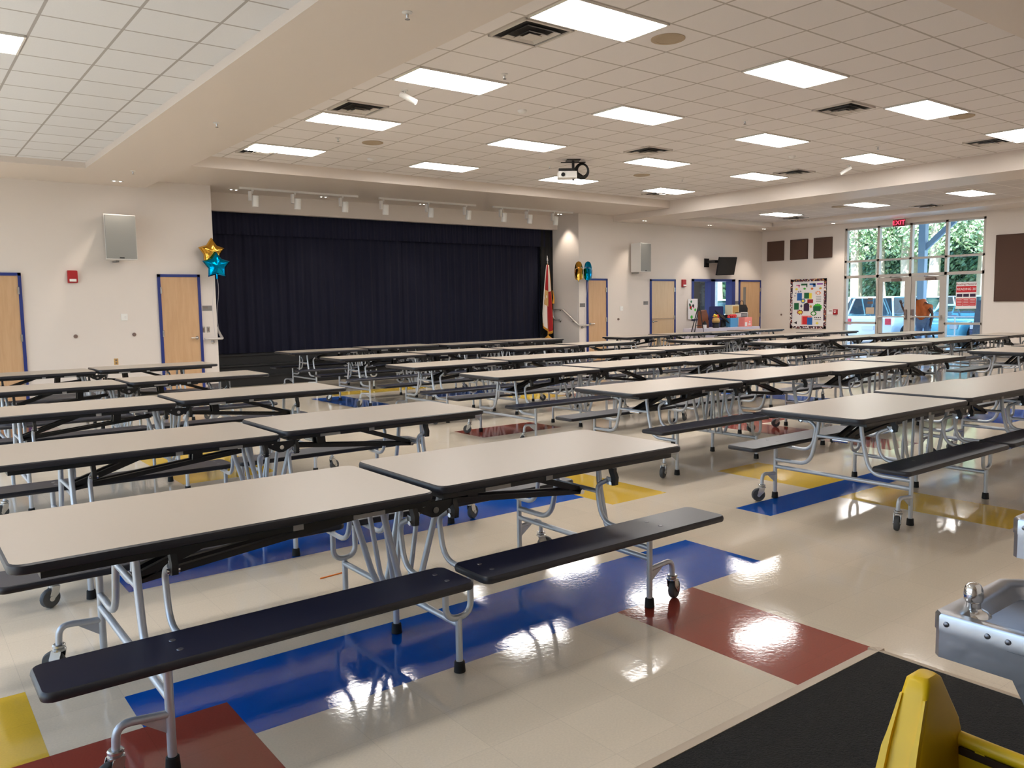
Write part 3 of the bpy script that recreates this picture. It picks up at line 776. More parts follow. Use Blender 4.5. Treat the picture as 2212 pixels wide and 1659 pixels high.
for x, z, l in ((4.975, 1.56, 'grey room sign beside the left balloons'), (14.72, 1.5, 'grey room sign left of the first right door'), (17.13, 1.53, 'grey room sign left of the half door'), (21.22, 1.5, 'grey room sign between office window and last door')):
    t = thing('room_sign', l, 'sign', (x, YB, z), 0, 'grey room signs')
    b = MB(); b.bb(-.09, .09, -.008, 0, -.05, .05); b.build('plate', 'grey_sign', t)
    b = MB()
    for k in range(2): b.bb(-.075, .01, -.0095, -.008, .02-.022*k, .03-.022*k)
    b.build('raised_lettering', 'closer', t)
for x in (4.885, 4.975):
    b = MB(); b.bb(-.03, .03, -.008, 0, -.055, .055); b.bb(-.012, .012, -.014, -.008, -.03, .03, 1); o = b.build('light_switch', ['zinc', 'closer'], None, (x, YB, 1.15)); tag(o, 'steel light switch plate by the stage, %s of two' % ('left' if x < 4.9 else 'right'), 'switch', 'switch plates by the stage')
for x, l in ((2.68, 'round steel door stop on the left wall, left one'), (3.64, 'round steel door stop on the left wall, nearer the second door'), (16.04, 'round steel door stop on the right wall')):
    b = MB(); b.lathe([(.032, 0), (.034, -.01), (.02, -.025), (.018, -.045), (.002, -.048)], seg=16, axis='Y'); o = b.build('door_stop', 'closer', None, (x, YB, 1.10)); tag(o, l, 'door stop', 'wall door stops')
for x, z, l in ((3.49, 1.42, 'white thermostat on the left wall'), (16.16, 1.39, 'white thermostat between the right doors')):
    t = thing('thermostat', l, 'thermostat', (x, YB, z), 0, 'thermostats')
    b = MB(); b.bb(-.055, .055, -.02, 0, -.06, .06); b.build('case', 'white_plastic', t)
    b = MB(); b.lathe([(.018, -.02), (.016, -.026), (.002, -.026)], (.02, 0, 0), 12, axis='Y'); b.build('dial', 'white_paint', t)
b = MB(); b.bb(-.035, .035, -.006, 0, -.057, .057); b.bb(-.015, .015, -.009, -.006, -.04, -.01, 1); b.bb(-.015, .015, -.009, -.006, .01, .04, 1)
o = b.build('power_outlet', ['c_tan', 'closer'], None, (3.31, YB, .62)); tag(o, 'tan power outlet low on the left wall', 'outlet')
# television
t = thing('television', 'black flat television tilted down on a wall arm above the office window', 'television', (20.25, YB, 2.67), 0)
b = MB(); mx = Matrix.Rotation(R(12), 3, 'X') @ Matrix.Rotation(R(8), 3, 'Z')
b.bb(-.5, .5, -.36, -.31, -.27, .27, 0, mx); b.build('screen', 'tv_black', t)
b = MB(); b.bb(-.52, -.36, -.33, 0, .02, .1, 0); b.bb(-.6, -.4, -.03, 0, -.1, .16); b.build('wall_arm', 'black_metal', t)

# handrails
def rail(side, label):
    xs_ = SX1-.07 if side > 0 else SX0+.07; e = side
    t = thing('handrail', label, 'handrail', (0, 0, 0), 0, 'brushed steel stage handrails')
    b = MB()
    b.tube(fillet([(xs_+e*.34, YB-.075, .97), (xs_, YB-.075, .97), (xs_, YB+.02, 1.02), (xs_, YB+.60, 1.40), (xs_, YB+.98, 1.41), (xs_, YB+.98, 1.12), (xs_, YB+.66, 1.12)], [0, .03, .03, .06, .12, .12, 0]), .024, 12)
    b.build('rail', 'rail_steel', t)
    for p in ((xs_+e*.03, YB+.75, 1.39), (xs_+e*.03, YB+.2, 1.08), (xs_+e*.03, YB+.75, 1.08)):
        b = MB(); b.lathe([(.035, e*.04), (.035, e*.03), (.012, e*.02), (.012, -e*.02)], p, 14, 0, 'X'); b.build('wall_bracket', 'zinc', t)
    b = MB(); b.lathe([(.035, 0), (.035, -.01), (.012, -.02), (.012, -.06)], (xs_+e*.17, YB, .91), 14, 0, 'Y'); b.build('wall_bracket', 'zinc', t)
rail(1, 'steel handrail looping down the right side wall of the stage steps'); rail(-1, 'steel handrail at the left corner of the stage opening')

# star balloons
def star_mesh(R0=.27, thick=.11):
    b = MB(); n = 10; sub = 3; out = []
    for i in range(n):
        a0 = PI/2+2*PI*i/n; a1 = PI/2+2*PI*(i+1)/n
        r0 = R0 if i % 2 == 0 else R0*.6; r1 = R0 if i % 2 else R0*.6
        for k in range(sub):
            t = k/sub; out.append(((r0*math.cos(a0))*(1-t)+r1*math.cos(a1)*t, (r0*math.sin(a0))*(1-t)+r1*math.sin(a1)*t))
    rings = []
    for s in (1, .93, .8, .62, .4, .2, .05):
        d = thick*math.sqrt(max(0, 1-s*s))**.8
        rings.append([(x*s, -d, z*s) for x, z in out])
    b.loft(rings); b.loft([[(x, -y, z) for x, y, z in r] for r in rings])
    b.tube([(0, 0, -R0*.45), (0, 0, -R0*.95)], [.02, .014], 8)
    return b
def balloon(x, y, z, rz, mt, rb, label, sx=1):
    t = thing('star_balloon', label, 'balloon', (x, y, z), R(rz), 'foil star balloons tied to the stage handrails')
    b = star_mesh(); b.build('foil_star', mt, t)
    pts = [Vector((0, 0, -.2)).lerp(Vector(rb), k/8)+Vector((.02*math.sin(k*.9), 0, 0)) for k in range(9)]
    b = MB(); b.tube(pts, .003, 5); b.build('ribbon', 'ribbon', t)
balloon(5.06, 15.93, 2.62, 8, 'foil_gold', (.02, .1, -1.6), 'gold star foil balloon behind the blue one, left of the stage')
balloon(5.09, 15.78, 2.36, -6, 'foil_blue', (.02, .2, -1.34), 'bright blue star foil balloon in front, left of the stage')
balloon(14.37, 15.85, 2.36, 56, 'foil_gold', (.1, .04, -1.34), 'gold star foil balloon seen edge-on, right of the stage')
balloon(14.63, 15.78, 2.36, 38, 'foil_blue', (.0, .12, -1.35), 'blue star foil balloon seen edge-on, right of the stage')

# flag
t = thing('flag', 'draped red and white flag with gold fringe at the right end of the stage', 'flag', (14.22, 16.93, .605), 0)
b = MB(); b.lathe([(.11, 0), (.11, .015), (.07, .05), (.03, .08), (.02, .1)], seg=20); b.tube([(0, 0, .05), (0, 0, 2.02)], .013, 10); b.build('pole', 'c_gold', t)
b = MB(); b.lathe([(.012, 2.0), (.028, 2.03), (.014, 2.06), (.03, 2.1), (.003, 2.23)], seg=10); b.build('finial', 'zinc', t)
b = MB(); nu, nv = 16, 26; vs = []; ms = []
def fl(u, v):
    w = .045+.155*min(1, v*1.25)**.8
    x = -w*1.25+u*(w*1.9); yy = -.03-.03*math.sin(u*PI*4.5+v*1.5)*(.3+v)
    zt = 1.98; zb = .16+.16*abs(u-.72)**1.2*2-.05*u
    return (x+.02*v, yy, zt+(zb-zt)*v)
for j in range(nv+1):
    for i in range(nu+1): vs.append(fl(i/nu, j/nv))
fs = []; mi = []
for j in range(nv):
    for i in range(nu):
        a = j*(nu+1)+i; u, v = (i+.5)/nu, (j+.5)/nv
        fs.append((a, a+1, a+nu+2, a+nu+1))
        if v > .955 or u > .95: c = 2
        elif v < .38: c = 1 if .12 < u < .62 else 0
        elif v < .6: c = 3 if (.2 < u < .62 and random.random() < .7) else (1 if u > .6 else 0)
        else: c = 0 if u < .42 else 1
        mi.append(c)
b.v = vs; b.f = fs; b.m = mi
o = b.build('flag_cloth', ['flag_white', 'flag_red', 'fringe', 'c_tan'], t); sm = o.modifiers.new('s', 'SOLIDIFY'); sm.thickness = .006
b = MB(); b.tube([(.12, -.07, 1.3), (.15, -.08, 1.1), (.13, -.08, .95)], [.012, .02, .03], 8); b.build('tassel', 'fringe', t)

# ------------------------------------------------------------------ check-in table by the office window
t = thing('cloth_covered_table', 'long table under a pale lilac cloth below the office window', 'table', (19.2, 15.05, 0))
b = MB(); rg = []
for d, z in ((-.02, .802), (0, .797), (.004, .77), (.012, .55), (.03, .3)):
    ring = []
    for k, (x, y) in enumerate(rrect(-1.3-d, 1.3+d, -.36-d, .36+d, .05, 4)): ring.append((x+(.012*math.sin(k*2.1) if z < .7 else 0), y+(.012*math.cos(k*1.7) if z < .7 else 0), z))
    rg.append(ring)
b.loft(rg, cap=False); b.add(rg[0], [tuple(range(len(rg[0])))]); o = b.build('tablecloth', 'cloth_lilac', t)
for sx in (-1.15, 1.15):
    for sy in (-.28, .28): b = MB(); b.tube([(sx, sy, 0), (sx, sy, .78)], .016, 8); b.build('leg', 'black_metal', t)
b = MB(); b.bb(-1.28, 1.28, -.34, .34, .765, .795); b.build('board', 'c_cream', t)
ZT2 = .803; TY = 14.95
def simple(name, b, mats, loc, label, cat, rz=0): return tag(b.build(name, mats, None, loc, (0, 0, R(rz))), label, cat)
t = thing('lidded_jar', 'white jar with a black domed lid at the left end of the lilac table', 'jar', (18.17, TY-.1, ZT2))
b = MB(); b.lathe([(.05, 0), (.055, .01), (.055, .09), (.045, .1)], seg=16); b.build('jar', 'white_plastic', t)
b = MB(); b.lathe([(.06, .1), (.06, .12), (.035, .17), (.012, .2)], seg=16); b.build('lid', 'tv_black', t)
t = thing('flower_pot', 'dark pot of orange and yellow flowers on the lilac table', 'potted plant', (18.66, TY-.1, ZT2))
b = MB(); b.lathe([(.08, 0), (.1, .02), (.085, .12), (.11, .13), (.11, .15), (.07, .15)], seg=16); b.build('pot', 'c_black', t)
b = MB(); b.lathe([(.1, .15), (.12, .2), (.1, .25), (.09, .28)], seg=10); b.build('wrap', 'c_tan', t)
for k in range(9):
    b = MB(); a = k*2.4; r = .03+.01*k; p = (r*math.cos(a), r*math.sin(a)*.6, .3+.015*(k % 5)); b.lathe([(.004, -.02), (.03, -.01), (.036, .01), (.01, .03)], p, 8); b.tube([(0, 0, .2), p], .004, 5)
    b.build('flower', ['c_orange', 'c_yellow', 'c_red'][k % 3], t)
t = thing('tilted_screen', 'black touch screen tilted on its stand on the lilac table', 'screen', (19.08, TY, ZT2))
b = MB(); b.bb(-.12, .12, -.1, .12, 0, .015); b.prism([(-.06, .01), (.06, .01), (.03, .2), (-.05, .22)], -.03, .03); b.build('stand', 'c_black', t)
b = MB(); b.bb(-.24, .2, -.17, .17, -.012, .012, 0, Matrix.Translation((0, 0, .29)) @ Matrix.Rotation(R(24), 4, 'Y') @ Matrix.Rotation(R(38), 4, 'X')); b.build('display', 'tv_black', t)
t = thing('gift_bag', 'sky blue gift bag stuffed with red tissue on the lilac table', 'bag', (19.44, TY-.05, ZT2))
b = MB(); b.loft([[(x, y, 0) for x, y in rrect(-.17, .17, -.08, .08, .01, 2)], [(x, y, .26) for x, y in rrect(-.18, .18, -.09, .09, .01, 2)]]); b.build('bag', 'c_skyblue', t)
b = MB()
for k in range(12): b.lathe([(.01, 0), (.04, .03), (.03, .07), (.004, .09)], (-.15+.028*k, .03*math.sin(k*2), .24+.02*(k % 3)), 7)
b.build('tissue', 'c_red', t)
t = thing('pink_box', 'pink patterned box with white motifs at the right of the lilac table', 'box', (19.98, TY-.12, ZT2))
b = MB(); b.bb(-.17, .17, -.1, .1, 0, .27); b.build('box_body', 'c_salmon', t)
b = MB(); b.bb(-.16, -.06, -.104, -.1, .02, .13); b.bb(.0, .1, -.104, -.1, .05, .09); b.bb(.04, .08, -.104, -.1, .12, .16); b.build('motif', 'paper_white', t)
b = MB(); b.bb(-.1, .1, -.05, .05, 0, .3); b.bb(-.08, .08, -.053, -.05, .05, .1, 1); b.bb(-.08, .08, -.053, -.05, .15, .2, 1)
simple('pink_carton', b, ['c_pink', 'c_salmon'], (19.72, TY+.14, ZT2), 'tall pink carton behind the gift bag', 'carton')
t = thing('drawer_tower', 'small white plastic three-drawer unit at the right end of the lilac table', 'drawers', (20.16, TY+.16, ZT2))
b = MB(); b.bb(-.17, .17, -.1, .1, 0, .02); b.bb(-.17, .17, -.1, .1, .39, .41); b.bb(-.17, -.155, -.1, .1, 0, .41); b.bb(.155, .17, -.1, .1, 0, .41); b.bb(-.17, .17, .09, .1, 0, .41); b.bb(-.17, .17, -.1, .1, .13, .14); b.bb(-.17, .17, -.1, .1, .26, .27); b.build('shell', 'white_plastic', t)
for k in range(3): b = MB(); b.bb(-.15, .15, -.095, .08, .03+.13*k, .11+.13*k); b.build('drawer', ['grey_sign', 'c_cream', 'grey_sign'][k], t)
b = MB(); b.bb(-.28, .28, -.6, .6, 0, 2.3); b.bb(-.285, -.28, -.58, -.01, .05, 2.25, 1); b.bb(-.285, -.28, .01, .58, .05, 2.25, 1)
o = b.build('darkening_block', ['c_black', 'vent_dark'], None, (22.18, 18.7, 0)); tag(o, 'made-up dark block inside the office, added to darken the left window pane', 'cabinet')  # invented dark block, added so the left office pane looks dark
# chair behind, bags
t = thing('office_chair', 'navy blue chair standing behind the lilac table', 'chair', (19.95, 15.63, 0))
b = MB(); b.bb(-.25, .25, -.22, .22, .42, .48); b.build('seat', 'c_navy', t)
b = MB(); b.loft([[(x, .22, z) for x, z in rrect(-.31, .31, .62, 1.4, .05)], [(x, .26, z) for x, z in rrect(-.31, .31, .62, 1.4, .05)]]); b.build('backrest', 'c_navy', t)
for sx in (-.22, .22):
    for sy in (-.2, .2): b = MB(); b.tube([(sx, sy, 0), (sx, sy, .42)], .013, 8); b.build('leg', 'black_metal', t)
b = MB(); b.tube([(-.2, .24, .45), (-.2, .24, .7)], .012, 6); b.tube([(.2, .24, .45), (.2, .24, .7)], .012, 6); b.build('back_support', 'black_metal', t)
t = thing('filing_shelf', 'low black shelf unit against the wall behind the lilac table', 'shelf', (20.92, 15.9, 0))
b = MB(); b.bb(-.42, .42, -.16, .16, 0, .03); b.bb(-.42, .42, -.16, .16, 1.1, 1.13); b.bb(-.42, -.39, -.16, .16, 0, 1.13); b.bb(.39, .42, -.16, .16, 0, 1.13); b.bb(-.42, .42, -.16, .16, .55, .57); b.build('carcass', 'c_black', t)
b = MB(); b.bb(-.17, .17, -.13, .13, 0, .3); b.bb(-.14, .14, -.135, -.13, .04, .26, 1)
simple('cardboard_box', b, ['c_cream', 'c_tan'], (20.72, 15.88, 1.132), 'tan cardboard box on the shelf unit right of the office window', 'box')
t = thing('tote_bag', 'black tote bag on the shelf unit beside the last door', 'bag', (21.12, 15.86, 1.132))
b = MB(); b.loft([[(x, y, 0) for x, y in rrect(-.2, .2, -.12, .12, .04)], [(x, y, .18) for x, y in rrect(-.23, .23, -.12, .12, .05)], [(x, y, .3) for x, y in rrect(-.21, .21, -.06, .06, .03)]]); b.build('bag_body', 'c_black', t)
b = MB(); b.tube(fillet([(-.1, -.05, .28), (-.09, -.05, .42), (.05, -.05, .42), (.08, -.05, .28)], .06), .008, 6); b.build('strap', 'c_black', t)
b = MB(); b.prism([(-.17, 0), (.17, 0), (.13, .2), (.05, .29), (-.13, .27)], -.07, .07); simple('paper_bag', b, 'c_brown', (19.38, YB-.09, 1.062), 'brown paper bag behind the jar on the lilac table', 'bag')
for o in list(COL.objects):
    if o.name.startswith('paper_bag'): o.location = (18.42, TY+.16, ZT2); o.scale = (1, 1, 1.75)
# easel and poster card
t = thing('easel', 'black folding easel left of the lilac table', 'easel', (17.72, 14.72, 0))
ap_ = (.18, .1, 1.52)
for p in ((-.42, -.1, 0), (.24, -.14, 0), (.05, .5, 0)):
    b = MB(); b.tube([ap_, p], .013, 8); b.build('leg', 'black_metal', t)
b = MB(); b.tube([(-.27, -.07, .38), (.22, -.1, .36)], .008, 6); b.tube([(-.1, .0, .9), (.2, 0, .88)], .008, 6); b.build('crossbar', 'black_metal', t)
b = MB(); b.lathe([(.03, 1.5), (.03, 1.55), (.015, 1.57)], (ap_[0], ap_[1], 0), 12); b.build('top_clamp', 'black_metal', t)
t = thing('poster_card', 'white poster card with green and red drawings hanging at the left of the office window', 'poster', (19.09, YB-.05, 1.33))
b = MB(); b.bb(-.21, .21, -.01, .0, -.3, .3); b.build('card', 'paper_white', t)
rnd = random.Random(3)
for k in range(9):
    b = MB(); cx, cz, r = rnd.uniform(-.15, .15), rnd.uniform(-.25, .22), rnd.uniform(.02, .06); b.lathe([(r, -.0105), (r*.9, -.013), (.002, -.013)], (cx, 0, cz), 9, axis='Y')
    b.build('drawing', ['c_lime', 'c_red', 'c_black', 'c_green'][k % 4], t)

# ------------------------------------------------------------------ east wall items
def sound_panel(y0, y1, z0, z1, label):
    t = thing('acoustic_panel', label, 'acoustic panel', (XE, (y0+y1)/2, (z0+z1)/2), 0, 'brown fabric acoustic panels')
    w, h = (y1-y0)/2, (z1-z0)/2
    b = MB(); b.loft([[(0, y, z) for y, z in rrect(-w, w, -h, h, .01, 2)], [(-.04, y, z) for y, z in rrect(-w, w, -h, h, .01, 2)], [(-.055, y, z) for y, z in rrect(-w+.04, w-.04, -h+.04, h-.04, .01, 2)]]); b.build('padding', 'brown_fabric', t)
sound_panel(15.28, 15.88, 2.79, 3.4, 'small square brown acoustic panel, leftmost of the row of three')
sound_panel(14.45, 15.05, 2.79, 3.4, 'small square brown acoustic panel, middle of the row of three')
sound_panel(13.64, 14.24, 2.79, 3.4, 'small square brown acoustic panel, nearest the glass doors')
sound_panel(7.4, 9.12, 1.43, 3.1, 'large brown acoustic panel at the right edge of the photo')

# bulletin board
t = thing('bulletin_board', 'white bulletin board with coloured paper shapes and a busy patterned border', 'bulletin board', (XE, 14.41, 1.43))
w, h = .61, .755
b = MB(); b.bb(-.02, 0, -w, w, -h, h); b.build('backing', 'paper_white', t)
m_, nt, p_ = newmat('border_pattern'); tc = N(nt, 'ShaderNodeTexCoord'); vo = N(nt, 'ShaderNodeTexVoronoi'); vo.inputs['Scale'].default_value = 26
nt.links.new(tc.outputs['Object'], vo.inputs['Vector']); cr = N(nt, 'ShaderNodeValToRGB'); cr.color_ramp.interpolation = 'CONSTANT'
els = cr.color_ramp.elements; els[0].color = srgb(60, 20, 44); els[1].position = .82; els[1].color = srgb(240, 235, 235)
for ps, c in ((.35, (130, 60, 60)), (.55, (40, 20, 40)), (.74, (205, 150, 80))): e = els.new(ps); e.color = srgb(*c)
sp = N(nt, 'ShaderNodeSeparateColor'); nt.links.new(vo.outputs['Color'], sp.inputs[0]); nt.links.new(sp.outputs[0], cr.inputs[0]); nt.links.new(cr.outputs[0], p_.inputs['Base Color'])
b = MB(); e = .075
b.bb(-.03, 0, -w, w, h-e, h); b.bb(-.03, 0, -w, w, -h, -h+e); b.bb(-.03, 0, -w, -w+e, -h, h); b.bb(-.03, 0, w-e, w, -h, h); b.build('border', 'border_pattern', t)
# local px mapping: image crop px (u 620..1345, v 385..1385) ; image left = +y
def bp(u, v): return (-((u-620)/725*2*w-w), h-(v-385)/1000*2*h)
def paper(u0, u1, v0, v1, mt, nm='paper_sheet', lift=.004):
    y1_, z1_ = bp(u0, v0); y0_, z0_ = bp(u1, v1); b = MB(); b.bb(-.02-lift, -.0195, y0_, y1_, z0_, z1_); b.build(nm, mt, t)
def burst(u, v, ru, rv, n, mt, lift=.004, inner=.62, nm='paper_burst', rot=0):
    y, z = bp(u, v); a, c = ru/725*2*w, rv/1000*2*h; poly = []
    for k in range(2*n):
        q = 1 if k % 2 == 0 else inner; an = PI*k/n+rot; poly.append((y+a*q*math.cos(an), z+c*q*math.sin(an)))
    b = MB(); b.prism(poly, -.02-lift, -.0195, 'X'); b.build(nm, mt, t)
paper(740, 812, 497, 518, 'c_pink'); paper(785, 812, 497, 552, 'c_pink'); paper(842, 965, 478, 512, 'c_green'); paper(945, 965, 478, 550, 'c_green')
paper(1010, 1130, 478, 508, 'c_blue'); paper(1080, 1130, 478, 545, 'c_blue'); paper(1160, 1275, 478, 505, 'c_purple')
burst(745, 585, 34, 26, 5, 'c_yellow'); burst(910, 580, 34, 26, 5, 'c_lime'); burst(1062, 585, 32, 26, 6, 'c_orange'); burst(1230, 580, 32, 26, 5, 'c_gold')
paper(760, 858, 665, 818, 'c_blue'); paper(1000, 1060, 672, 785, 'c_yellow'); paper(905, 1005, 662, 780, 'c_green', lift=.006); burst(1185, 670, 68, 42, 9, 'c_orange'); burst(1185, 672, 42, 26, 9, 'paper_white', .006)
burst(885, 825, 48, 48, 10, 'c_blue', inner=.92); burst(885, 825, 30, 30, 10, 'c_yellow', .006, .9); paper(972, 1086, 796, 872, 'c_deepred')
paper(700, 798, 865, 1002, 'c_green'); burst(850, 930, 32, 46, 4, 'c_navy', inner=.4); burst(955, 890, 60, 30, 8, 'c_black'); paper(900, 1010, 895, 1030, 'c_darkpurple', lift=.006)
burst(1045, 940, 32, 40, 5, 'c_gold', inner=.5); burst(1180, 955, 95, 78, 12, 'c_lime', inner=.8); paper(1092, 1240, 935, 1032, 'c_green', lift=.007)
burst(825, 1055, 72, 56, 9, 'c_deepred', inner=.7); burst(828, 1055, 50, 36, 8, 'c_yellow', .006, .7); burst(1100, 1080, 68, 52, 10, 'c_black', inner=.75); burst(1100, 1080, 58, 42, 10, 'c_lime', .005, .72); burst(1100, 1080, 42, 28, 8, 'paper_white', .007, .8)
paper(860, 1062, 1125, 1305, 'c_salmon'); paper(880, 985, 1140, 1300, 'c_red', lift=.006); paper(975, 1080, 1162, 1308, 'c_blue', lift=.008)
burst(740, 1270, 46, 34, 3, 'c_black', inner=.45); burst(1175, 1275, 40, 32, 4, 'c_yellow', inner=.5)
for k in range(4): paper(1145, 1245, 735+33*k, 745+33*k, 'grey_sign', 'text_line')
for k in range(4): paper(1120+36*k, 1140+36*k, 1155, 1175, 'c_black', 'letter_block')
paper(1120, 1250, 1200, 1210, 'grey_sign', 'text_line')
for u, v, a in ((790, 640, 1), (730, 668, 0), (715, 720, 1), (830, 630, 1)): burst(u, v, 28, 20, 3, 'c_navy', inner=.25, rot=a)
# wall sign pair right of board
b = MB(); b.bb(-.012, 0, -.09, .09, -.07, .07); b.bb(-.014, -.012, -.06, .04, .02, .04, 1)
o = b.build('info_plate', ['white_plastic', 'c_brown'], None, (XE, 13.67, 1.18)); tag(o, 'small white plate beside the bulletin board', 'sign')
t = thing('fire_pull_station', 'small red fire pull station left of the glass doors', 'alarm', (XE, 13.49, 1.18))
b = MB(); b.bb(-.05, 0, -.065, .065, -.075, .075); b.build('box', 'fire_red', t)
b = MB(); b.prism([(-.04, .0), (.04, .0), (.01, -.03), (-.01, -.03)], -.06, -.05, 'X'); b.bb(-.055, -.05, -.04, .04, .02, .04); b.build('pull_handle', 'white_plastic', t)
b = MB(); b.lathe([(.03, 0), (.03, -.01), (.012, -.03)], (0, 0, 0), 12, axis='X'); o = b.build('door_stop', 'closer', None, (XE, 15.35, 1.1)); tag(o, 'round steel door stop on the wall left of the bulletin board', 'door stop')

def text_obj(txt, size, mt, parent, loc, rot, ext=.002, name='lettering', align='CENTER'):
    cu = bpy.data.curves.new(name, 'FONT'); cu.body = txt; cu.size = size; cu.extrude = ext; cu.align_x = align; cu.align_y = 'CENTER'
    tmp = bpy.data.objects.new('tmp_text', cu); COL.objects.link(tmp)
    me = bpy.data.meshes.new_from_object(tmp.evaluated_get(bpy.context.evaluated_depsgraph_get()))
    bpy.data.objects.remove(tmp); me.name = name
    me.materials.clear(); me.materials.append(M[mt])
    o = bpy.data.objects.new(name, me); COL.objects.link(o); o.parent = parent; o.location = loc; o.rotation_euler = rot
    return o
ROTW = (PI/2, 0, -PI/2)     # text on the east wall, read from the west
t = thing('exit_sign', 'red lit EXIT sign hanging above the glass doors', 'exit sign', (XE-.25, 11.52, 3.61))
b = MB(); b.bb(-.02, .02, -.16, .16, -.1, .09); b.build('sign_box', 'exit_back', t)
b = MB(); b.bb(-.03, .03, -.14, .14, .09, .125); b.build('canopy_mount', 'white_plastic', t)
text_obj('EXIT', .17, 'exit_red', t, (-.022, 0, -.005), ROTW, .002)
t = thing('reading_poster', 'red and white reading poster taped to the right glass sidelight', 'poster', (XE+.05, 9.83, 1.6))
b = MB(); b.bb(0, .004, -.26, .26, -.35, .35); b.build('sheet', 'paper_white', t)
b = MB(); b.bb(-.002, 0, -.25, .25, .08, .24); b.build('red_band', 'c_red', t)
b = MB()
for k in range(3): b.bb(-.002, 0, -.245+.165*k, -.085+.165*k, -.27, -.08)
b.build('red_block', 'c_red', t)
for k in range(3): b = MB(); b.bb(-.002, 0, -.235+.165*k, -.095+.165*k, -.04, .04); b.build('dark_photo', 'c_darkpurple', t)
text_obj('Reading Matters!', .075, 'c_deepred', t, (-.003, 0, .29), ROTW, .001)
text_obj('READING 20', .085, 'paper_white', t, (-.004, 0, .16), ROTW, .001)
for k in range(3):
    b = MB()
    for q in range(4): b.bb(-.003, -.002, -.225+.165*k, -.105+.165*k, -.115-.04*q, -.105-.04*q)
    b.build('text_line', 'paper_white', t)
for z, hh, ww, mt, l in ((1.55, .06, .15, 'closer', 'small dark sticker, upper one on the left glass sidelight'), (1.44, .07, .17, 'closer', 'small dark sticker, lower one on the left glass sidelight'), (1.21, .19, .25, 'mat_trim', 'pinkish notice sheet on the left glass sidelight')):
    b = MB(); b.bb(0, .004, -ww/2, ww/2, -hh/2, hh/2); o = b.build('window_notice', mt, None, (XE+.06, 12.46, z)); tag(o, l, 'notice')

# ------------------------------------------------------------------ floor mat, fountains, mop bucket (near right)
t = thing('floor_mat', 'black walk-off mat with beige edge strip at the lower right', 'mat', (0, 0, 0))
X0, X1, Y0, Y1 = -1.5, 3.36, .4, 1.80
b = MB(); b.bb(X0+.05, X1-.045, Y0, Y1-.05, .001, .010); b.build('carpet', 'mat_black', t)
b = MB()
b.prism([(Y1, .001), (Y1-.012, .006), (Y1-.05, .012), (Y1-.052, .001)], X0, X1, 'X'); b.prism([(X1, .001), (X1-.012, .006), (X1-.046, .012), (X1-.048, .001)], Y0, Y1, 'Y')
b.prism([(X0, .001), (X0+.012, .006), (X0+.05, .012), (X0+.05, .001)], Y0, Y1, 'Y'); b.build('edge_strip', 'mat_trim', t)

def fountain(x0, ztop, w, label, arm=True):
    yf, yw = .868, .37; d = yf-yw
    t = thing('drinking_fountain', label, 'drinking fountain', (x0, yw, 0), 0, 'stainless drinking fountains')
    # outer box: x 0..w, y 0..d; z ztop-.17..ztop ; chamfered front corners
    c = .045
    pl = [(0, 0), (w, 0), (w, d-c), (w-c, d), (c*.3, d), (0, d-c*.3)]
    b = MB(); b.loft([[(x, y, ztop-.105) for x, y in pl], [(x, y, ztop-.04) for x, y in pl]])
    b.build('apron', 'stainless', t)
    b = MB(); g = .003
    pg = [(-g, 0), (w+g, 0), (w+g, d-c), (w-c, d+g), (c*.3, d+g), (-g, d-c*.3)]
    sc_ = lambda k, z: [((w/2)+(x-w/2)*k, (d/2)+(y-d/2)*k, z) for x, y in pg]
    b.loft([sc_(1, ztop-.042), sc_(1, ztop-.006), sc_(.985, ztop), sc_(.86, ztop), sc_(.82, ztop-.008), sc_(.74, ztop-.03), sc_(.3, ztop-.042), sc_(.05, ztop-.045)], cap=False)
    b.add(sc_(.05, ztop-.045), [tuple(range(6))]); bs = b.build('basin', 'stainless', t)
    b = MB(); b.lathe([(.028, .0), (.026, .004), (.012, .002)], (.33, d-.13, ztop-.043), 18); b.build('drain', 'chrome', bs)
    for yy_ in (d-.03, d-.118, d-.16):
        b = MB(); b.lathe([(.0065, 0), (.006, -.003), (.002, -.0045)], (-g, yy_, ztop-.022), 12, axis='X'); b.build('screw', 'rivet', bs)
    b = MB(); b.lathe([(.04, -.004), (.037, .002), (.030, .007), (.022, .010), (.0175, .013), (.0165, .018), (.0165, .026), (.019, .028), (.0205, .031), (.0212, .038), (.0214, .046), (.0208, .054), (.0190, .061), (.0160, .0665), (.0115, .0705), (.006, .0725), (.002, .073)], (.108, d-.04, ztop-.018), 28)
    b.build('bubbler', 'chrome', t)
    # support arm sloping to the wall
    b = MB(); b.prism([(d-.158, ztop-.043), (0, ztop-.043), (0, ztop-.62), (.08, ztop-.62), (.2, ztop-.34), (d-.172, ztop-.105)], -.003, .03, 'X')
    b.prism([(d-.158, ztop-.043), (0, ztop-.043), (0, ztop-.62), (.08, ztop-.62), (.2, ztop-.34), (d-.172, ztop-.105)], w-.03, w+.002, 'X'); b.build('side_bracket', 'stainless', t)
    b = MB(); b.bb(.03, w-.03, .0, .1, ztop-.6, ztop-.11); b.build('lower_cabinet', 'stainless', t)
    return t
fountain(1.888, .802, .40, 'low stainless drinking fountain with chrome bubbler at the right edge of the photo')
fountain(2.306, .952, .40, 'higher stainless drinking fountain, just behind the lower one at the right edge')

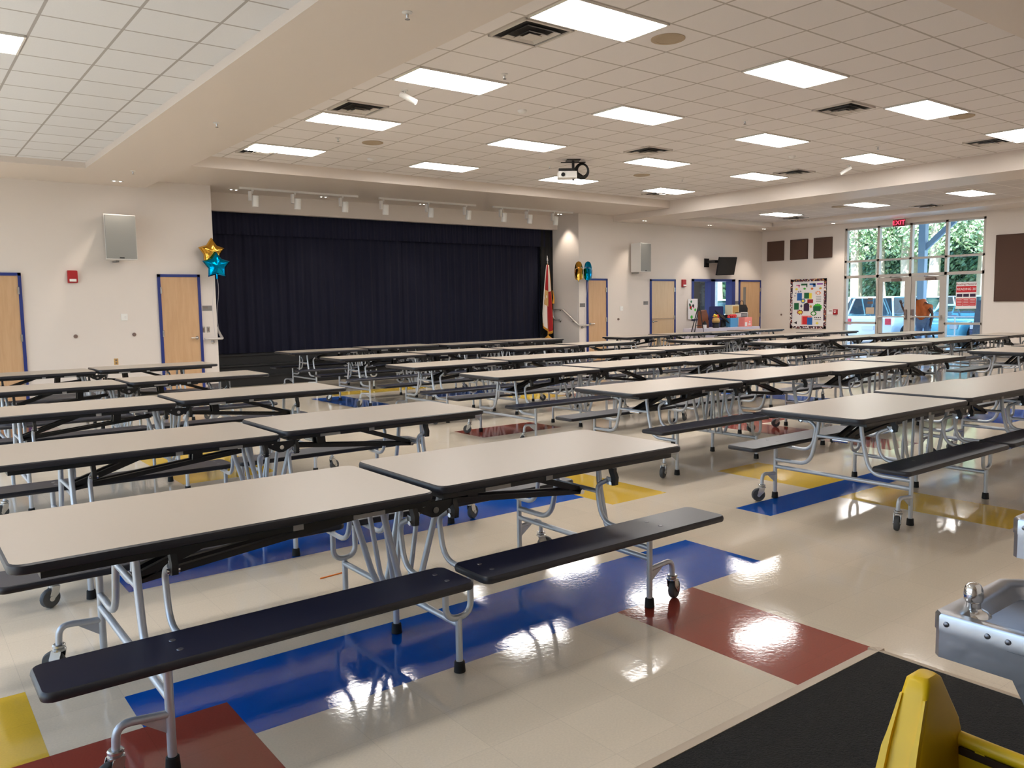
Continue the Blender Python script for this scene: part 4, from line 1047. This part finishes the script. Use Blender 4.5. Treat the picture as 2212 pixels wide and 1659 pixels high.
t = thing('mop_bucket', 'dirty yellow plastic mop bucket wringer at the bottom right corner', 'mop bucket', (2.19, 1.02, .012))
def rr3(x0, x1, y0, y1, z, r=.012): return [(x, y, z) for x, y in rrect(x0, x1, y0, y1, r, 3)]
b = MB(); b.loft([rr3(-.155, .15, -.05, .075, .13), rr3(-.108, .135, -.04, .06, .31), rr3(-.09, .128, -.036, .055, .345), rr3(-.055, .06, -.028, .043, .452, .014), rr3(-.044, .045, -.024, .04, .482, .016), rr3(-.032, .032, -.014, .03, .492, .014)])
LV = [(.13, -.155, -.05, .075), (.31, -.108, -.04, .06), (.345, -.09, -.036, .055), (.445, -.057, -.029, .044)]
def rc(x0, x1, y0, y1, z): return [(x0, y0, z), (x1, y0, z), (x1, y1, z), (x0, y1, z)]
b.loft([rc(x-.014*(1-.7*(k == 3)), x+.02, y0+.002, y0+.026-.006*k, z) for k, (z, x, y0, y1) in enumerate(LV)])
b.loft([rc(x-.014*(1-.7*(k == 3)), x+.02, y1-.026+.006*k, y1-.002, z) for k, (z, x, y0, y1) in enumerate(LV)])
b.build('wringer_post', 'bucket_yellow', t)
b = MB()
for x in (-.12, .125):
    b.tube(fillet([(x, -.02 if x > 0 else -.1, .285), (x, -.12, .283), (x, -.56, .283)], .01), .02, 12)
    b.bb(x-.018, x+.018, -.56, -.04, .19, .245)
    b.bb(x-.015, x+.015, -.11, -.085, .2, .28)
b.build('wringer_rail', 'bucket_yellow', t)
b = MB(); b.bb(-.13, -.11, -.55, -.036, .243, .268); b.bb(.108, .142, -.55, -.036, .243, .266); b.bb(-.11, .11, -.55, -.05, .15, .19); b.build('dark_slot', 'bucket_shade', t)  # solid dark strips stand in for the shaded void between the rails
b = MB(); b.loft([rr3(-.14, .14, -.52, .02, .055, .05), rr3(-.17, .17, -.58, .07, .14, .05), rr3(-.18, .18, -.59, .08, .17, .05), rr3(-.16, .16, -.57, .06, .17, .05), rr3(-.12, .12, -.5, .0, .07, .05)]); b.build('bucket', 'bucket_yellow', t)
for sy in (-.05, -.47):
    for sx in (-.09, .09):
        b = MB(); b.lathe([(.006, -.012), (.028, -.01), (.028, .01), (.006, .012)], (sx, sy, .028), 16, axis='Y'); b.tube([(sx, sy, .03), (sx, sy, .07)], .008, 6); b.build('caster', 'caster_rubber', t)

# ------------------------------------------------------------------ outdoors
b = MB(); b.bb(22.72, 27.2, -2, 40, -.25, -.02); o = struct(b.build('sidewalk', 'concrete'))
b = MB(); b.bb(27.2, 38, -10, 50, -.3, -.12); o = struct(b.build('parking_lot', 'asphalt'))
b = MB(); b.bb(38, 90, -30, 80, -.3, -.05); o = struct(b.build('lawn', 'grass'))
b = MB(); b.bb(-60, XW-.2, -40, 60, -.3, -.1); o = struct(b.build('forecourt', 'asphalt_dark'))
b = MB(); b.bb(22.75, 27.0, 3, 15.5, 3.95, 4.1); o = struct(b.build('canopy_roof', 'steel_blue'))
t = thing('canopy_column', 'pale blue steel canopy column with a diagonal brace outside the right door', 'column', (25.3, 12.33, 0))
b = MB(); b.bb(-.1, .1, -.1, .1, -.02, 3.95); b.build('post', 'steel_blue', t)
b = MB(); b.prism([(-.06, 2.95), (-.06, 3.15), (-.95, 3.95), (-.95, 3.75)], -.05, .05, 'X'); b.build('diagonal_brace', 'steel_blue', t)
b = MB()
for z in (.35, .95): b.tube([(0, -1.9, z), (0, 2.4, z)], .022, 8)
for y in (-1.9, -.5, .9, 2.4): b.tube([(0, y, -.02), (0, y, .95)], .022, 8)
o = b.build('railing', 'white_paint', None, (26.6, 11.0, 0)); tag(o, 'white pipe railing along the walk outside the glass doors', 'railing')
t = thing('sidewalk_sign', 'grey A-frame board outside the right sidelight', 'sign board', (24.2, 10.02, -.02))
b = MB(); b.prism([(-.02, 1.48), (.02, 1.48), (.33, 0), (.29, 0)], -.24, .24, 'Y'); b.prism([(-.02, 1.48), (.02, 1.48), (-.29, 0), (-.33, 0)], -.24, .24, 'Y'); b.build('board', 'car_slate', t)
b = MB()
for k in range(3): b.bb(-.0, .0+.004, -.15, .12-.05*k, -.01, .01, 0, Matrix.Translation((-.09-.05*k, 0, 1.2-.22*k)))
b.build('writing', 'c_navy', t)

def car(name, kind, paint, loc, rz, label):
    t = thing(name, label, 'car', loc, R(rz))
    L = 2.3; W = .92
    if kind == 'suv': body = [(-L, .35), (-L, .95), (-L+.1, 1.05), (1.2, 1.08), (L-.1, .95), (L, .6), (L-.05, .32), (-L+.1, .3)]; gh = [(-L+.12, 1.04), (-L+.35, 1.68), (-L+.6, 1.74), (.35, 1.74), (1.25, 1.06)]
    else: body = [(-L, .4), (-L+.02, .85), (-L+.5, .95), (1.0, .93), (L-.1, .78), (L, .55), (L-.05, .28), (-L+.1, .26)]; gh = [(-L+.55, .93), (-1.2, 1.32), (-.7, 1.42), (.1, 1.42), (.95, .92)]
    b = MB(); rings = []
    for y, k in ((-W, .96), (-W+.06, 1), (W-.06, 1), (W, .96)): rings.append([(x*k, y, .3+(z-.3)*(1 if k == 1 else .97)) for x, z in body])
    b.loft(rings)
    roof = [p for p in gh if p[1] > 1.3]
    rz0 = max(z for _, z in gh)
    xs0, xs1 = min(p[0] for p in roof), max(p[0] for p in roof)
    b.loft([[(x, y, rz0-.04) for x, y in rrect(xs0-.05, xs1+.08, -W+.2, W-.2, .1, 3)], [(x, y, rz0+.02) for x, y in rrect(xs0+.05, xs1-.02, -W+.27, W-.27, .1, 3)]])
    for px0, px1 in ((gh[0], roof[0]), (gh[-1], roof[-1]), ((-.45, 1.0), (-.45, rz0-.03))):
        for sy in (-1, 1): b.tube([(px0[0], sy*(W-.05), px0[1]), (px1[0], sy*(W-.2), px1[1])], .035, 6)
    b.build('body', paint, t)
    b = MB(); b.loft([[(x, -W+.05+(.15 if z > 1.3 else 0), z) for x, z in gh], [(x, W-.05-(.15 if z > 1.3 else 0), z) for x, z in gh]]); b.build('windows', 'car_glass', t)
    for sx in (-1.4, 1.42):
        for sy in (-1, 1):
            b = MB(); b.lathe([(.12, -.1), (.34, -.1), (.36, -.06), (.36, .06), (.34, .1), (.12, .1)], (sx, sy*(W-.06), .34), 24, axis='Y'); wh = b.build('wheel', 'tyre', t)
            b = MB(); b.lathe([(.21, -.112), (.2, .112)], (sx, sy*(W-.06), .34), 12, axis='Y'); b.build('hubcap', 'hub', wh)
    for sy in (-1, 1):
        b = MB(); b.box((-L-.0, sy*(W-.17), .85), (.08, .2, .22)); b.build('tail_light', 'tail_red', t)
        b = MB(); b.box((L-.05, sy*(W-.2), .68), (.1, .26, .13)); b.build('head_light', 'hub', t)
        b = MB(); b.box((.75, sy*(W+.08), 1.05), (.12, .16, .13)); b.build('side_mirror', paint, t)
    b = MB(); b.box((-L-.02, 0, .62), (.04, .45, .14)); b.build('number_plate', 'paper_white', t)
car('parked_car', 'suv', 'car_white', (31.0, 18.45, -.12), 178, 'white car seen rear-on through the left glass sidelight')
car('parked_car', 'suv', 'car_slate', (35.6, 20.3, -.12), 80, 'slate blue car side-on behind the leftmost white car')
car('parked_car', 'suv', 'car_white', (31.0, 16.0, -.12), 2, 'white car seen through the left glass door')
car('parked_car', 'sedan', 'car_aqua', (31.0, 13.6, -.12), 180, 'aqua sedan outside the right sidelight')
car('parked_car', 'suv', 'car_silver', (37.0, 17.6, -.12), 176, 'silver car in the second row outside, behind the person')
car('parked_car', 'sedan', 'car_navy', (31.0, 11.2, -.12), 170, 'dark blue sedan outside at the right edge of the glass')
car('parked_car', 'suv', 'car_aqua', (37.0, 15.1, -.12), 8, 'pale aqua car in the second row outside')
car('parked_car', 'suv', 'car_white', (29.6, 23.3, -.12), 190, 'white car seen through the small office window')

# trees
def leaf_cloud(n, r, seed, sz=.2):
    rnd = random.Random(seed); b = MB()
    for _ in range(n):
        while True:
            p = Vector((rnd.uniform(-1, 1), rnd.uniform(-1, 1), rnd.uniform(-1, 1)))
            if .15 < p.length < 1: break
        p = Vector((p.x*r[0], p.y*r[1], p.z*r[2])); u = Vector((rnd.gauss(0, 1), rnd.gauss(0, 1), rnd.gauss(0, 1))).normalized(); v = u.orthogonal().normalized()
        s_ = sz*rnd.uniform(.5, 1.3); w_ = u.cross(v)
        b.add([p-v*s_, p+w_*s_*.5, p+v*s_, p-w_*s_*.5], [(0, 1, 2, 3)])
    return b
def trunk(h, r, seed, branches=0):
    rnd = random.Random(seed); b = MB(); pts = []; rs = []
    for k in range(9):
        t_ = k/8; pts.append((rnd.uniform(-.08, .08)*k*.4, rnd.uniform(-.08, .08)*k*.4, h*t_)); rs.append(r*(1-.55*t_)+(.08 if k == 0 else 0))
    b.tube(pts, rs, 12)
    for k in range(branches):
        z = h*rnd.uniform(.5, .95); a = rnd.uniform(0, 6.28); ln = rnd.uniform(.8, 1.8); b.tube([(0, 0, z), (ln*math.cos(a)*.5, ln*math.sin(a)*.5, z+.2), (ln*math.cos(a), ln*math.sin(a), z+.6)], [r*.25, r*.18, r*.06], 6)
    return b
cl_hi = [leaf_cloud(4200, (2.0, 2.0, 2.9), s, .12).mesh('foliage', 'leaf_bright') for s in (1, 2)]
cl_lo = [leaf_cloud(7500, (2.7, 2.6, 3.2), s, .13).mesh('foliage', 'leaf') for s in (3, 4, 5)]
tr_hi = [trunk(13, .25, s, 7).mesh('trunk', 'bark') for s in (1, 2, 3)]
tr_lo = [trunk(4, .13, s, 5).mesh('trunk', 'bark') for s in (4, 5)]
def inst(name, me, par, loc=(0, 0, 0), sc__=1, rz=0):
    o = bpy.data.objects.new(name, me); COL.objects.link(o); o.parent = par; o.location = loc; o.scale = (sc__,)*3; o.rotation_euler = (0, 0, rz); return o
sp_hi = [(43.5, 25.0), (44.5, 24.0), (44, 22.3), (45, 21.2), (43, 20.4), (46, 19.3), (43.8, 18.2), (46, 26.2), (45, 35.6), (46, 37.0), (47, 23.2)]
pos_l = ['leftmost in the glass doors', 'second from the left in the glass doors', 'behind the centre mullion', 'above the left door', 'behind the canopy column', 'above the right door', 'behind the reading poster', 'at the far left edge of the glass', 'left one through the office window', 'right one through the office window', 'set back between the others']
for k, (x, y) in enumerate(sp_hi):
    t = thing('pine_tree', 'tall pale-trunked pine across the parking lot, '+pos_l[k], 'tree', (x, y, -.06), k*1.3, 'tall pines across the parking lot')
    inst('trunk', tr_hi[k % 3], t, sc__=1+.1*(k % 3)); inst('foliage', cl_hi[k % 2], t, (0, 0, 8.2 if k % 2 else 6.6), 1.0); inst('foliage', cl_hi[(k+1) % 2], t, (.6, .3, 11), 1.1)
k = 0
rnd = random.Random(12)
for x, zz in ((50.5, 0), (54, 1)):
    for q in range(12):
        y = 16.5+q*2.9+zz*1.4+rnd.uniform(-.5, .5); s_ = 1+.25*zz+rnd.uniform(-.1, .15)
        t = thing('broadleaf_tree', 'dense dark green tree in the wood behind the pale pine trunks', 'tree', (x+rnd.uniform(-1, 1), y, -.06), rnd.uniform(0, 6), 'green trees behind the pines')
        inst('trunk', tr_lo[q % 2], t); inst('foliage', cl_lo[q % 3], t, (0, 0, 2.7*s_), s_); inst('foliage', cl_lo[(q+1) % 3], t, (.4, .6, 5.6*s_), s_*.8); k += 1

# ------------------------------------------------------------------ person outside
def skin_obj(name, chains, mt, parent, root=0, sub=1):
    verts = []; edges = []; rad = []; names = {}
    for ch in chains:
        prev = None
        for nm, p, r in ch:
            if nm in names: i = names[nm]
            else: i = len(verts); names[nm] = i; verts.append(p); rad.append(r)
            if prev is not None and i != prev: edges.append((prev, i))
            prev = i
    me = bpy.data.meshes.new(name); me.from_pydata(verts, edges, [])
    bm = bmesh.new(); bm.from_mesh(me); lay = bm.verts.layers.skin.verify(); bm.verts.ensure_lookup_table()
    for i, v in enumerate(bm.verts):
        r = rad[i]; v[lay].radius = r if isinstance(r, tuple) else (r, r); v[lay].use_root = (i == root)
    bm.to_mesh(me); bm.free()
    tmp = bpy.data.objects.new('tmp_skin', me); COL.objects.link(tmp)
    tmp.modifiers.new('k', 'SKIN').use_smooth_shade = True
    s_ = tmp.modifiers.new('s', 'SUBSURF'); s_.levels = sub; s_.render_levels = sub
    dg = bpy.context.evaluated_depsgraph_get(); m2 = bpy.data.meshes.new_from_object(tmp.evaluated_get(dg)); bpy.data.objects.remove(tmp)
    m2.name = name; m2.materials.clear(); m2.materials.append(M[mt])
    m2.polygons.foreach_set('use_smooth', [True]*len(m2.polygons))
    o = bpy.data.objects.new(name, m2); COL.objects.link(o); o.parent = parent; return o
PX = 23.62
t = thing('person', 'person in orange t-shirt and pale jeans outside the glass doors, one hand raised', 'person', (PX, 11.45, -.02))
# local: x away from camera, y toward image left
P = dict(pel=(0, -.02, .92), wst=(.0, .0, 1.08), chs=(.02, .06, 1.3), nkb=(.03, .17, 1.45), nek=(.05, .25, 1.50), hd1=(.07, .33, 1.55), hd2=(.08, .38, 1.63), hd3=(.08, .40, 1.70),
         ls=(.03, .29, 1.42), le=(.02, .54, 1.16), lw=(-.02, .62, 1.36), rs=(.02, -.1, 1.38), re=(.0, -.26, 1.13), rw=(-.04, -.25, .87),
         lh=(0, .09, .88), lk=(.01, .12, .47), la=(.0, .12, .07), lt=(.17, .14, .035), rh=(0, -.12, .88), rk=(.0, -.15, .47), ra=(-.03, -.16, .07), rt=(.14, -.18, .035))
def fingers(w, d, side, tag_):
    w = Vector(w); d = Vector(d).normalized(); s = Vector(side).normalized(); nrm = d.cross(s); out = []
    palm = w+d*.08
    out.append([(tag_+'w', tuple(w), .026), (tag_+'p', tuple(palm), (.04, .018))])
    for k, (o_, ln) in enumerate(((-.03, .07), (-.01, .08), (.01, .075), (.03, .06))):
        a = palm+s*o_+d*.015; b1 = a+d*ln*.5+nrm*.006; b2 = a+d*ln+nrm*.018
        out.append([(tag_+'p', None, 0), (tag_+'f%da' % k, tuple(a), .0095), (tag_+'f%db' % k, tuple(b1), .009), (tag_+'f%dc' % k, tuple(b2), .0075)])
    th = w+d*.035+s*-.03
    out.append([(tag_+'p', None, 0), (tag_+'ta', tuple(th), .012), (tag_+'tb', tuple(th-s*.03+d*.03), .010), (tag_+'tc', tuple(th-s*.045+d*.055), .008)])
    return out
def V_(n, r): return (n, P[n], r)
ch = [[V_('pel', .15), V_('wst', (.15, .13)), V_('chs', (.17, .13)), V_('nkb', .09), V_('nek', .06), V_('hd1', .08), V_('hd2', (.09, .085)), V_('hd3', .06)],
      [V_('nkb', .09), V_('ls', .07), V_('le', .045), V_('lw', .03)], [V_('nkb', .09), V_('rs', .07), V_('re', .045), V_('rw', .03)],
      [V_('pel', .15), V_('lh', .1), V_('lk', .065), V_('la', .045), V_('lt', .035)], [V_('pel', .15), V_('rh', .1), V_('rk', .065), V_('ra', .045), V_('rt', .035)]]
fl_ = fingers(P['lw'], (-.01, .05, .2), (0, 1, -.2), 'lw_'); fr_ = fingers(P['rw'], (0, .02, -.2), (1, .1, 0), 'rw_')
fl_[0][0] = V_('lw', .03); fr_[0][0] = V_('rw', .03)
body = skin_obj('body', ch+fl_+fr_, 'skin', t, 0, 1)
o = skin_obj('t_shirt', [[V_('wst', (.185, .17)), V_('chs', (.215, .18)), ('nk2', (.03, .12, 1.43), .14)], [('nk2', None, 0), V_('ls', .095), ('lsl', (.025, .37, 1.30), .085)], [('nk2', None, 0), V_('rs', .095), ('rsl', (.01, -.19, 1.24), .085)], [V_('wst', 0), ('hem', (0, -.02, .86), (.18, .165))]], 'shirt', t, 1, 1)
o = skin_obj('jeans', [[V_('pel', .165), V_('lh', .125), V_('lk', .085), ('lan', (.0, .12, .11), .07)], [V_('pel', 0), V_('rh', .125), V_('rk', .085), ('ran', (-.03, -.16, .11), .07)]], 'jeans', t, 0, 1)
o = skin_obj('hair', [[('a', (.03, .35, 1.6), .08), ('b', (.05, .385, 1.67), .088), ('c', (.08, .40, 1.72), .07)]], 'hair', t, 1, 1)
for sy in (-1, 1):
    b = MB(); b.lathe([(.003, -.012), (.012, -.006), (.012, .006), (.003, .012)], (.155, .37+sy*.032, 1.62), 8); b.build('eye', 'paper_white', t)
for q, nm in ((P['la'], 0), (P['ra'], 1)):
    b = MB(); b.loft([[(q[0]-.07+x, q[1]+y, z) for x, y in rrect(0, .29, -.05, .05, .045)] for z in (.0, .03)]+[[(q[0]-.06+x, q[1]+y, .09) for x, y in rrect(0, .2, -.04, .04, .035)]]); b.build('shoe', 'tv_black', t)

# ------------------------------------------------------------------ camera, light, world
cam = bpy.data.cameras.new('camera'); co = bpy.data.objects.new('camera', cam); COL.objects.link(co); sc.camera = co
F = 1766.47; yaw, pitch, roll = .653656096, .0958739283, -.0156366579
cam.sensor_width = 36; cam.lens = 36*F/2212; cam.clip_end = 300; cam.clip_start = .05
fw = Vector((math.sin(yaw)*math.cos(pitch), math.cos(yaw)*math.cos(pitch), -math.sin(pitch)))
rt = Vector((math.cos(yaw), -math.sin(yaw), 0)); up = rt.cross(fw)
r2 = rt*math.cos(roll)+up*math.sin(roll); u2 = -rt*math.sin(roll)+up*math.cos(roll)
co.matrix_world = Matrix(((r2.x, u2.x, -fw.x, 0), (r2.y, u2.y, -fw.y, 0), (r2.z, u2.z, -fw.z, 1.5235), (0, 0, 0, 1)))

S = bpy.data.lights.new('sun', 'SUN'); S.energy = 20; S.angle = R(1); S.color = (1, .97, .92)
so = bpy.data.objects.new('sun', S); COL.objects.link(so); so.rotation_euler = (R(42), 0, R(-60))   # from the south-west, high
wd = bpy.data.worlds.new('world'); sc.world = wd; wd.use_nodes = True; nt = wd.node_tree
bg = nt.nodes['Background']; tc = N(nt, 'ShaderNodeTexCoord'); sp_ = N(nt, 'ShaderNodeSeparateXYZ'); nt.links.new(tc.outputs['Generated'], sp_.inputs[0])
cr = N(nt, 'ShaderNodeValToRGB'); cr.color_ramp.elements[0].position = .0; cr.color_ramp.elements[0].color = (.76, .89, 1, 1); cr.color_ramp.elements[1].position = .6; cr.color_ramp.elements[1].color = (.30, .52, .95, 1)
nt.links.new(sp_.outputs[2], cr.inputs[0]); nt.links.new(cr.outputs[0], bg.inputs[0]); bg.inputs[1].default_value = 4.2
# window openings as portals for the sky
for nm, loc, rot, sx, sy in (('sky_portal', (XE+.3, (WY0+WY1)/2, WZ/2), (0, R(90), 0), WZ, WY1-WY0),
                             ('sky_portal', (XW-.25, 8.05, 1.98), (0, R(-90), 0), 3.4, 14.4)):
    A = bpy.data.lights.new(nm, 'AREA'); A.shape = 'RECTANGLE'; A.size = sx; A.size_y = sy; A.cycles.is_portal = True
    ao = bpy.data.objects.new(nm, A); COL.objects.link(ao); ao.location = loc; ao.rotation_euler = rot

sc.view_settings.view_transform = 'Standard'; sc.view_settings.look = 'None'; sc.view_settings.gamma = 1; sc.view_settings.use_curve_mapping = False
sc.view_settings.exposure = .06
sc.cycles.max_bounces = 8; sc.cycles.diffuse_bounces = 4; sc.cycles.glossy_bounces = 4; sc.cycles.transparent_max_bounces = 12
sc.cycles.use_denoising = True; sc.cycles.sample_clamp_indirect = 6; sc.cycles.caustics_reflective = False; sc.cycles.caustics_refractive = False
